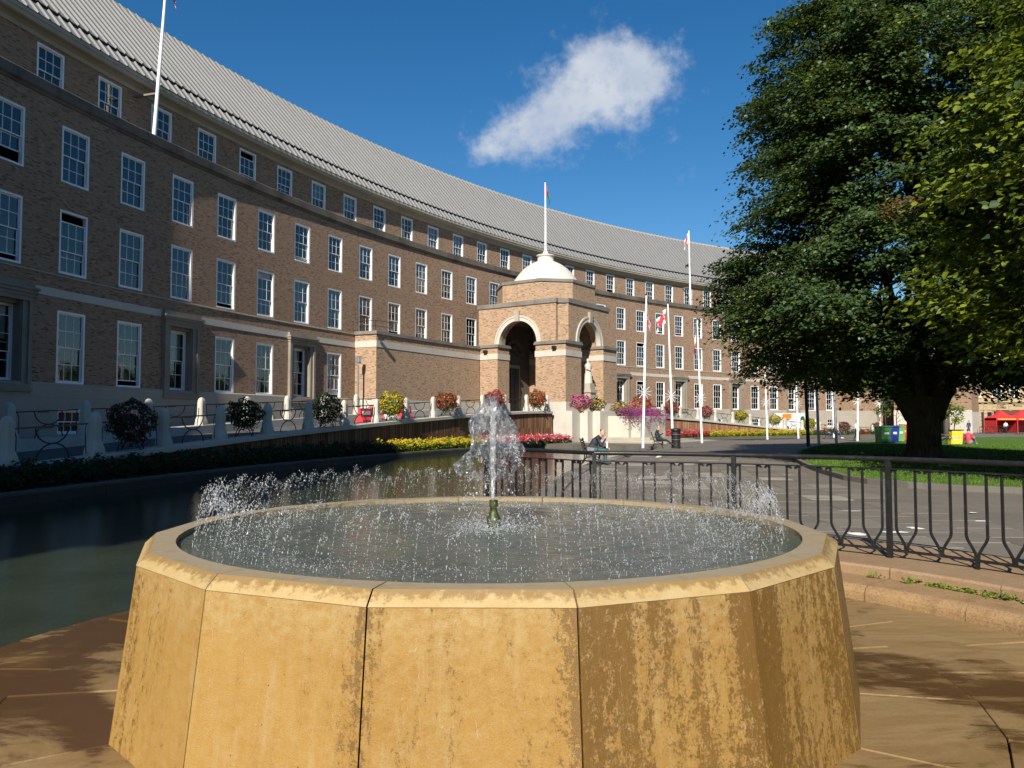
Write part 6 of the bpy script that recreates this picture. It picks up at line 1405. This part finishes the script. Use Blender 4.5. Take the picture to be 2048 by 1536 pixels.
# red plastic barriers, van, lamp by the wing, wheelie bins, traffic light
plain('barrier_red', (.6, .04, .05), .45); plain('barrier_white', (.75, .74, .72), .5); plain('bin_green', (.03, .12, .04), .5); plain('bin_blue', (.015, .03, .22), .45); plain('bin_lightgreen', (.12, .32, .09), .5); plain('bin_red', (.5, .04, .03), .5)
def barrier(k, r, label, c='barrier_red'):
    q = P(k, r, zc(k) - .12); t = thing('barrier', q, label, 'barrier', 'plastic road barriers', -ang(k)); m = MB()
    pr = [(-.25, 0), (-.25, .12), (-.1, .3), (-.07, .78), (.07, .78), (.1, .3), (.25, .12), (.25, 0)]; L = .62
    for a, b in zip(pr, pr[1:] + pr[:1]): m.face([(-L, a[0], a[1]), (L, a[0], a[1]), (L, b[0], b[1]), (-L, b[0], b[1])])
    m.face([(-L, a, b) for a, b in pr]); m.face([(L, a, b) for a, b in pr][::-1]); m.build('body', c, t, local=True)
    m = MB(); m.box((-.4, -.12, .42), (.4, .12, .62)); m.build('panel', 'barrier_white' if c == 'barrier_red' else 'barrier_red', t, local=True)
barrier(4.55, 108.6, 'red barrier behind the yellow flower basket'); barrier(5.3, 109.4, 'red plastic barrier, left one beside the plain brick wing'); barrier(5.7, 109.2, 'white plastic barrier between the red ones', 'barrier_white'); barrier(6.1, 109.0, 'red plastic barrier, right one beside the plain brick wing')
for i, (kk_, lab) in enumerate(((26.9, 'red and white barrier left of the walking man'), (28.2, 'red and white barrier right of the walking man'), (29.4, 'red and white barrier behind the wheelie bins'))): barrier(kk_, 109, lab, 'barrier_red' if i != 1 else 'barrier_white')
plain('van_white', (.72, .73, .74), .25); plain('van_orange', (.8, .25, .02), .4); plain('tyre', (.015, .015, .016), .8)
vk = k_at(1578, 109.0); vq = P(vk, 109.0, zc(vk) - .1); t = thing('van', vq, 'white van with orange front parked on the right ramp', 'van', None, -ang(vk))
m = MB(); pr = [(-2.5, .35), (-2.5, 1.2), (-2.2, 1.45), (-1.6, 2.2), (2.5, 2.3), (2.5, .35)]
for a, b in zip(pr, pr[1:] + pr[:1]): m.face([(a[0], -.9, a[1]), (b[0], -.9, b[1]), (b[0], .9, b[1]), (a[0], .9, a[1])])
m.face([(a, -.9, b) for a, b in pr]); m.face([(a, .9, b) for a, b in pr][::-1]); m.build('body', 'van_white', t, local=True)
m = MB(); m.box((-2.4, -.91, 1.55), (-.7, -.9, 2.12)); m.build('orange_panel', 'van_orange', t, local=True)
m = MB(); m.face([(-1.9, -.912, 1.4), (-1.1, -.912, 1.4), (-1.1, -.912, 1.5), (-1.85, -.912, 1.5)]); m.build('cab_window', 'interior', t, local=True)
m = MB(); m.lathe([(.01, 0), (.42, 0), (.42, .01), (.01, .01)], 24, Matrix.Translation((1.4, -.915, 1.45)) @ Matrix.Rotation(R_(90), 4, 'X')); m.build('green_logo', 'bin_green', t, local=True)
for x in (-1.6, 1.6): m = MB(); m.lathe([(.2, 0), (.33, .02), (.34, .1), (.33, .2), (.2, .22)], 20, Matrix.Translation((x, -.8, .34)) @ Matrix.Rotation(R_(90), 4, 'X')); m.build('wheel', 'tyre', t, local=True)
lp_ = W(7.4, -1.0, zc(7.4)); t = thing('lamp_post', lp_, 'grey post with square floodlight at the left edge of the brick wing', 'lamp post'); m = MB(); tz = h(4.15); m.tube([(lp_.x, lp_.y, 0.6), (lp_.x, lp_.y, tz)], .07, 10); m.build('pole', 'grey_metal', t, True)
m = MB(); m.box((-.2, -.12, 0), (.2, .12, .5), Matrix.Translation((lp_.x, lp_.y, tz + .1)) @ Matrix.Rotation(-ang(7.4), 4, 'Z')); m.build('lamp_head', 'grey_metal', t); m = MB(); m.box((-.16, -.14, .08), (.16, -.12, .42), Matrix.Translation((lp_.x, lp_.y, tz + .1)) @ Matrix.Rotation(-ang(7.4), 4, 'Z')); m.build('lens', 'blind', t)
def wheelie(x, y, w, hgt, mt, label):
    c = onz(x, y, .1); t = thing('wheelie_bin', c, label, 'wheelie bin', 'wheelie bins by the big tree', .15); m = MB(); a, b = w * .42, w * .5
    A = [(-a, -a, .06), (a, -a, .06), (a, a, .06), (-a, a, .06)]; B = [(-b, -b, hgt), (b, -b, hgt), (b, b, hgt), (-b, b, hgt)]
    for i in range(4): m.face([A[i], A[(i + 1) % 4], B[(i + 1) % 4], B[i]])
    m.face(B); m.face(A[::-1]); m.build('body', mt, t, local=True)
    m = MB(); m.box((-b - .03, -b - .05, hgt + .003), (b + .03, b + .03, hgt + .06)); m.box((-b * .8, -b, hgt + .06), (b * .8, b, hgt + .1)); m.build('lid', mt, t, local=True)
    m = MB(); m.box((-a * .5, -a - .045, hgt * .55), (a * .5, -a - .02, hgt * .7)); m.build('label_panel', 'blind', t, local=True)
    for s in (-1, 1): m = MB(); m.lathe([(.02, 0), (.1, 0), (.1, .05), (.02, .05)], 12, Matrix.Translation((s * a * .9, a, .1)) @ Matrix.Rotation(R_(90), 4, 'Y')); m.build('wheel', 'tyre', t, local=True)
wheelie(1767, 886, .85, 1.1, 'bin_green', 'dark green wheelie bin, leftmost of the bins'); wheelie(1785, 886, .66, 1.12, 'bin_blue', 'blue wheelie bin between two green ones'); wheelie(1798, 884, .62, 1.12, 'bin_lightgreen', 'light green wheelie bin nearest the trunk'); wheelie(1806, 881, .45, 1.2, 'bin_red', 'narrow red bin half hidden by the tree trunk')
tl = onz(1890, 869, 0); t = thing('traffic_light', tl, 'traffic light with white backing board beside the tree trunk', 'traffic light'); m = MB(); m.tube([tl, tl + Vector((0, 0, 3.0))], .06, 8); m.build('pole', 'black_plastic', t, True)
m = MB(); m.box((-.26, .0, 1.9), (.26, .03, 3.0)); m.build('backing_board', 'white_paint', t, loc=tl + Vector((0, -.05, 0))) ; m = MB(); m.box((-.17, -.2, 2.0), (.17, -.004, 2.9)); m.build('signal_head', 'black_plastic', t, loc=tl + Vector((0, -.05, 0)))
for i, mt in enumerate(('bin_red', 'van_orange', 'bin_green')): m = MB(); m.lathe([(.1, 0), (.1, .04)], 14, Matrix.Translation(tl + Vector((0, -.21, 2.75 - .3 * i))) @ Matrix.Rotation(R_(90), 4, 'X')); m.build('lens', mt, t)
# pigeons
def pigeon(x, y, rz, label, c='cloth_grey'):
    q = onz(x, y, 0); t = thing('pigeon', q, label, 'bird', 'pigeons on the path', rz); m = MB(); m.lathe([(.005, -.17), (.025, -.13), (.05, -.06), (.06, .02), (.045, .08), (.025, .11), (.028, .14), (.02, .165), (.004, .18)], 12, Matrix.Translation((0, 0, .11)) @ Matrix.Rotation(R_(75), 4, 'Y'))
    m.tube([(.09, 0, .13), (.13, 0, .18), (.145, 0, .2)], [.03, .025, .022], 8); m.tube([(.16, 0, .2), (.185, 0, .193)], [.008, .002], 5); m.build('body', c, t, True, local=True)
    m = MB(); [m.tube([(.0, s * .02, .07), (.01, s * .025, 0), (.04, s * .025, .003)], .005, 4) for s in (-1, 1)]; m.build('leg', 'barrier_red', t, local=True)
pigeon(1253, 917, 2.6, 'dark grey pigeon on the path right of the man eating', 'cloth_black'); pigeon(1319, 918, .2, 'pale grey pigeon on the path below the bald man', 'blind')

# ================================================================== far right: cafe, gazebo, railings, small trees
YC = 128
def cx_(x): return (x - 1024) / FPX * YC
def cz_(y): return aty(1024, y, YC).z
cafe = thing('cafe_building', (cx_(2010), YC, 0), 'cream stone cafe building with sash windows behind the red gazebo', 'building')
m = MB(); m.box((cx_(1946), YC, -.3), (cx_(2200), YC + 14, 22)); m.build('wall', 'cream_stone', cafe)
for y0, y1, d in ((797, 801, .25), (801, 805, .45), (805, 808.5, .2), (757, 760.5, .12)):
    m = MB(); m.box((cx_(1946) - .02, YC - d, cz_(y1)), (cx_(2200), YC + .02, cz_(y0))); m.build('string_course', 'cream_stone', cafe)
def cwin(x0, x1, y0, y1):
    X0, X1, Z0, Z1 = cx_(x0), cx_(x1), cz_(y1), cz_(y0); m = MB(); m.box((X0 - .14, YC - .05, Z0), (X0, YC - .002, Z1)); m.box((X1, YC - .05, Z0), (X1 + .14, YC - .002, Z1)); m.box((X0 - .14, YC - .05, Z1), (X1 + .14, YC - .002, Z1 + .12)); m.box((X0, YC - .05, (Z0 + Z1) / 2 - .04), (X1, YC - .01, (Z0 + Z1) / 2 + .04)); m.box(((X0 + X1) / 2 - .035, YC - .049, Z0), ((X0 + X1) / 2 + .035, YC - .011, Z1)); m.box((X0 - .2, YC - .2, Z0 - .18), (X1 + .2, YC - .002, Z0)); w = m.build('window', 'white_paint', cafe)
    m = MB(); m.box((X0, YC - .008, Z0), (X1, YC - .004, Z1)); m.build('pane', 'interior_glass', w)
    m = MB(); m.box((X0 - .45, YC - .3, Z1 + .5), (X1 + .45, YC - .002, Z1 + .72)); m.box((X0 - .3, YC - .12, Z1 + .22), (X1 + .3, YC - .002, Z1 + .5)); m.build('hood', 'cream_stone', w)
t_ = NT('interior_glass'); t_.end(t_.pbr((.02, .022, .025), .08, spec=.6))
for x in (1944, 1986, 2021, 2056, 2092): cwin(x, x + 16, 768.5, 793); cwin(x, x + 15.5, 727, 749.5); cwin(x, x + 15, 690, 712); cwin(x, x + 15, 655, 676)
m = MB(); m.box((cx_(1954), YC - .12, cz_(820)), (cx_(2200), YC - .003, cz_(808.5))); m.build('sign_fascia', 'cream_stone', cafe)
def text(s, x, y, size, parent, mt='interior'):
    c = bpy.data.curves.new('lettering', 'FONT'); c.body = s; c.size = size; c.align_x = 'CENTER'; c.align_y = 'CENTER'; c.extrude = .01; o = bpy.data.objects.new('tmp', c); col.objects.link(o)
    me = bpy.data.meshes.new_from_object(o.evaluated_get(bpy.context.evaluated_depsgraph_get())); bpy.data.objects.remove(o); me.materials.clear(); me.materials.append(MATS[mt])
    return add('lettering', me, parent, (cx_(x), YC - .14, cz_(y)), rot=(R_(90), 0, 0))
text('CAFE', 2000, 811, .45, cafe); text('LOUNGE', 2000, 815.5, .45, cafe); text('TAPAS', 2035, 812, .45, cafe)
for x in (1954, 1966, 1984, 2016, 2050):
    m = MB()
    for j in range(9): m.box((cx_(x), YC - .2, cz_(868) + j * .55), (cx_(x + 6.5), YC - .004, cz_(868) + j * .55 + .5))
    m.build('rusticated_pier', 'cream_stone', cafe)
plain('awning', (.12, .03, .025), .8); plain('gazebo_red', (.62, .025, .03), .7); plain('gazebo_print', (.8, .35, .05), .7)
for x0, x1 in ((1961, 1966), (1973, 1983), (1991, 2015), (2023, 2049)):
    m = MB(); m.box((cx_(x0), YC - .01, cz_(868)), (cx_(x1), YC - .005, cz_(824))); m.build('shop_opening', 'interior_glass', cafe)
m = MB(); q = [(cx_(1985), YC - .15, cz_(821)), (cx_(2060), YC - .15, cz_(821)), (cx_(2060), YC - 1.6, cz_(829)), (cx_(1983), YC - 1.6, cz_(829))]; m.face(q); m.face([q[3], q[2], (q[2][0], q[2][1], q[2][2] - .25), (q[3][0], q[3][1], q[3][2] - .25)]); m.build('awning', 'awning', cafe)
YT = 117; gz = lambda x, y: aty(x, y, YT)
g0 = gz(1994, 866); gt = thing('gazebo', (g0.x + 2, YT, 0), 'red pop-up gazebo with peaked roof in front of the cafe', 'gazebo')
for gi in range(2):
    X0 = gz(1993, 836).x + gi * 3.1; X1 = X0 + 3.05; ze = gz(1993, 836).z; zp = gz(2020, 820).z; xm = (X0 + X1) / 2; ym = YT + 1.5
    m = MB(); E4 = [Vector((X0, YT, ze)), Vector((X1, YT, ze)), Vector((X1, YT + 3, ze)), Vector((X0, YT + 3, ze))]; pk = Vector((xm, ym, zp))
    for i in range(4):
        a, b = E4[i], E4[(i + 1) % 4]; md_ = lambda p: p.lerp(pk, .5) + Vector((0, 0, -.14)); m.face([a, b, md_(b), md_(a)]); m.face([md_(a), md_(b), pk])
        m.face([a, b, b - Vector((0, 0, .32)), a - Vector((0, 0, .32))])
    m.build('canopy', 'gazebo_red', gt)
    m = MB(); m.box((X0 + .2, YT - .012, ze - .24), (X1 - .2, YT - .006, ze - .08)); m.build('printed_strip', 'gazebo_print', gt)
    m = MB(); m.face([Vector((X0, YT, ze)), Vector((X0, YT + 3, ze)), Vector((X0, YT + 3, .1)), Vector((X0, YT, .1))]); m.face([Vector((X0, YT + 3, ze)), Vector((X1, YT + 3, ze)), Vector((X1, YT + 3, .1)), Vector((X0, YT + 3, .1))]); m.build('side_wall', 'gazebo_red', gt)
    for e in E4: m = MB(); m.tube([e, Vector((e.x, e.y, 0))], .04, 6); m.build('leg', 'gazebo_red', gt)
person('person in a white top standing at the red gazebo', gz(2012, 866.2) * 1, R_(60), stand(), 'cloth_white', 'cloth_black', 'shoe', 'hair_dark', .03).location.z = 0
def railing(x0, x1, Y, label):
    a, b = (x0 - 1024) / FPX * Y, (x1 - 1024) / FPX * Y; t = thing('street_railing', ((a + b) / 2, Y, 0), label, 'railing'); n = int((b - a) / .28)
    for z in (.15, 1.05): m = MB(); m.box((a, Y - .02, z), (b, Y + .02, z + .04)); m.build('rail', 'iron', t)
    bm_ = MB(); bm_.box((-.013, -.013, .0), (.013, .013, 1.05)); bme = bm_.mesh('bar', 'iron')
    for i in range(n + 1): add('bar', bme, t, (a + (b - a) * i / n, Y, 0))
railing(2028, 2110, 98, 'black street railing at the right edge before the yellow flowers'); railing(1958, 2030, 112, 'black street railing in front of the red gazebo')
for i, (x, c, lab) in enumerate(((1962, 'bin_red', 'red bicycle, leftmost in front of the cafe'), (1972, 'iron', 'dark bicycle in the row in front of the cafe'), (1980, 'bin_red', 'red hire bicycle nearest the gazebo'), (1992, 'iron', 'black bicycle against the gazebo railing'))): bike(aty(x, 866, 111 + .3 * i) * 1, .5 + .6 * i, lab, c).location.z = 0
# saplings
def sapling(b, label, hgt, n, lean, leafm, size):
    t = thing('sapling', b, label, 'tree'); m = MB(); B = Vector(b); top = B + Vector((lean, 0, hgt)); limb(m, B, top, .05, .02, .6, 7); P_ = [top]
    for i in range(6): e = B.lerp(top, .5 + .08 * i) + Vector((random.uniform(-.9, .9), random.uniform(-.4, .4), random.uniform(.2, .9))); limb(m, B.lerp(top, .45 + .08 * i), e, .022, .008, .5, 5); P_.append(e)
    m.build('trunk', 'bark', t, True); C = np.array([tuple(p) for p in P_]); idx = rng.integers(0, len(C), n); pts = C[idx] + rng.normal(0, .2, (n, 3)); V, F = leafshape(pts, rng.normal(0, .5, (n, 3)) + np.array([0, -.4, .8]), rng.uniform(.7, 1.2, n) * size)
    tt = rng.random(n); add('crown', raw('crown', V, F, [leafm], tint=np.concatenate([tt, tt])), t)
sapling(onz(1908, 880, .1), 'small crooked sapling with yellow-green leaves right of the trunk', 2.6, 260, .25, 'lime_leaf_yellow', .2)
sapling(onz(1775, 881, .1), 'thin leafy young tree growing behind the wheelie bins', 3.4, 420, -.2, 'leaf_bed', .13); sapling(onz(1793, 879, .1), 'thin yellowing sapling just left of the trunk', 3.2, 380, .1, 'leaf_lime', .12)
# distant trees and street beyond the square close the view
for i, (x, Y, R0, H) in enumerate(((2150, 150, 7, 14), (2330, 140, 8, 15), (2260, 95, 6, 11))):
    b = Vector(((x - 1024) / FPX * Y, Y, 0)); t = thing('street_tree', b, ('leafy street tree beyond the cafe', 'broad street tree far off to the right', 'street tree at the right of the square')[i], 'tree'); m = MB(); limb(m, b, b + Vector((0, 0, H * .5)), .35, .2, .3, 8); m.build('trunk', 'bark', t, True)
    C, d = ball_pts(9000, R0, H * .38, .6); V, F = quads(C + np.array(b) + np.array([0, 0, H * .62]), d + rng.normal(0, .5, d.shape), rng.uniform(.25, .45, len(C))); add('crown', raw('crown', V, F, 'lime_leaf', tint=rng.random(len(F))), t)

# ================================================================== unseen church and trees across the green, added for low-sky blocking and window reflections
ch = thing('church', (72, 0, 0), 'unseen long stone church added across the green to block low sky', 'building')
m = MB(); m.box((62, -60, -.2), (84, 55, 15)); m.build('nave_wall', 'cream_stone', ch)
m = MB(); q0, q1 = [(61.5, -60.5, 15), (61.5, 55.5, 15), (73, 55.5, 22), (73, -60.5, 22)], [(84.5, -60.5, 15), (84.5, 55.5, 15), (73, 55.5, 22), (73, -60.5, 22)]; m.face(q0); m.face(q1); m.build('roof', 'roof_sheet', ch)
for i in range(11):
    m = MB(); y = -55 + i * 10.5; m.box((60.4, y - .7, -.2), (62.01, y + .7, 13)); m.build('buttress', 'cream_stone', ch)
    m = MB(); m.box((61.9, y + 3.2, 3), (61.99, y + 7.4, 11)); m.build('window', 'interior_glass', ch)
m = MB(); m.box((60, -14, -.2), (76, 2, 33)); m.build('tower', 'cream_stone', ch)
for i, (x, y, R0, H) in enumerate(((40, 24, 7, 15), (46, 4, 7.5, 16), (40, -16, 7, 15), (50, 44, 7, 15), (36, -36, 7, 15))):
    b = Vector((x, y, .1)); t = thing('lawn_tree', b, 'unseen broad leafy lawn tree added to block low sky, number %s from the cafe side' % ('second', 'third', 'fourth', 'first', 'fifth')[i], 'tree'); m = MB(); limb(m, b, b + Vector((0, 0, H * .5)), .4, .25, .3, 8); m.build('trunk', 'bark', t, True)
    C, d = ball_pts(7000, R0, H * .38, .6); V, F = quads(C + np.array(b) + np.array([0, 0, H * .62]), d + rng.normal(0, .5, d.shape), rng.uniform(.3, .55, len(C))); add('crown', raw('crown', V, F, 'lime_leaf', tint=rng.random(len(F))), t)
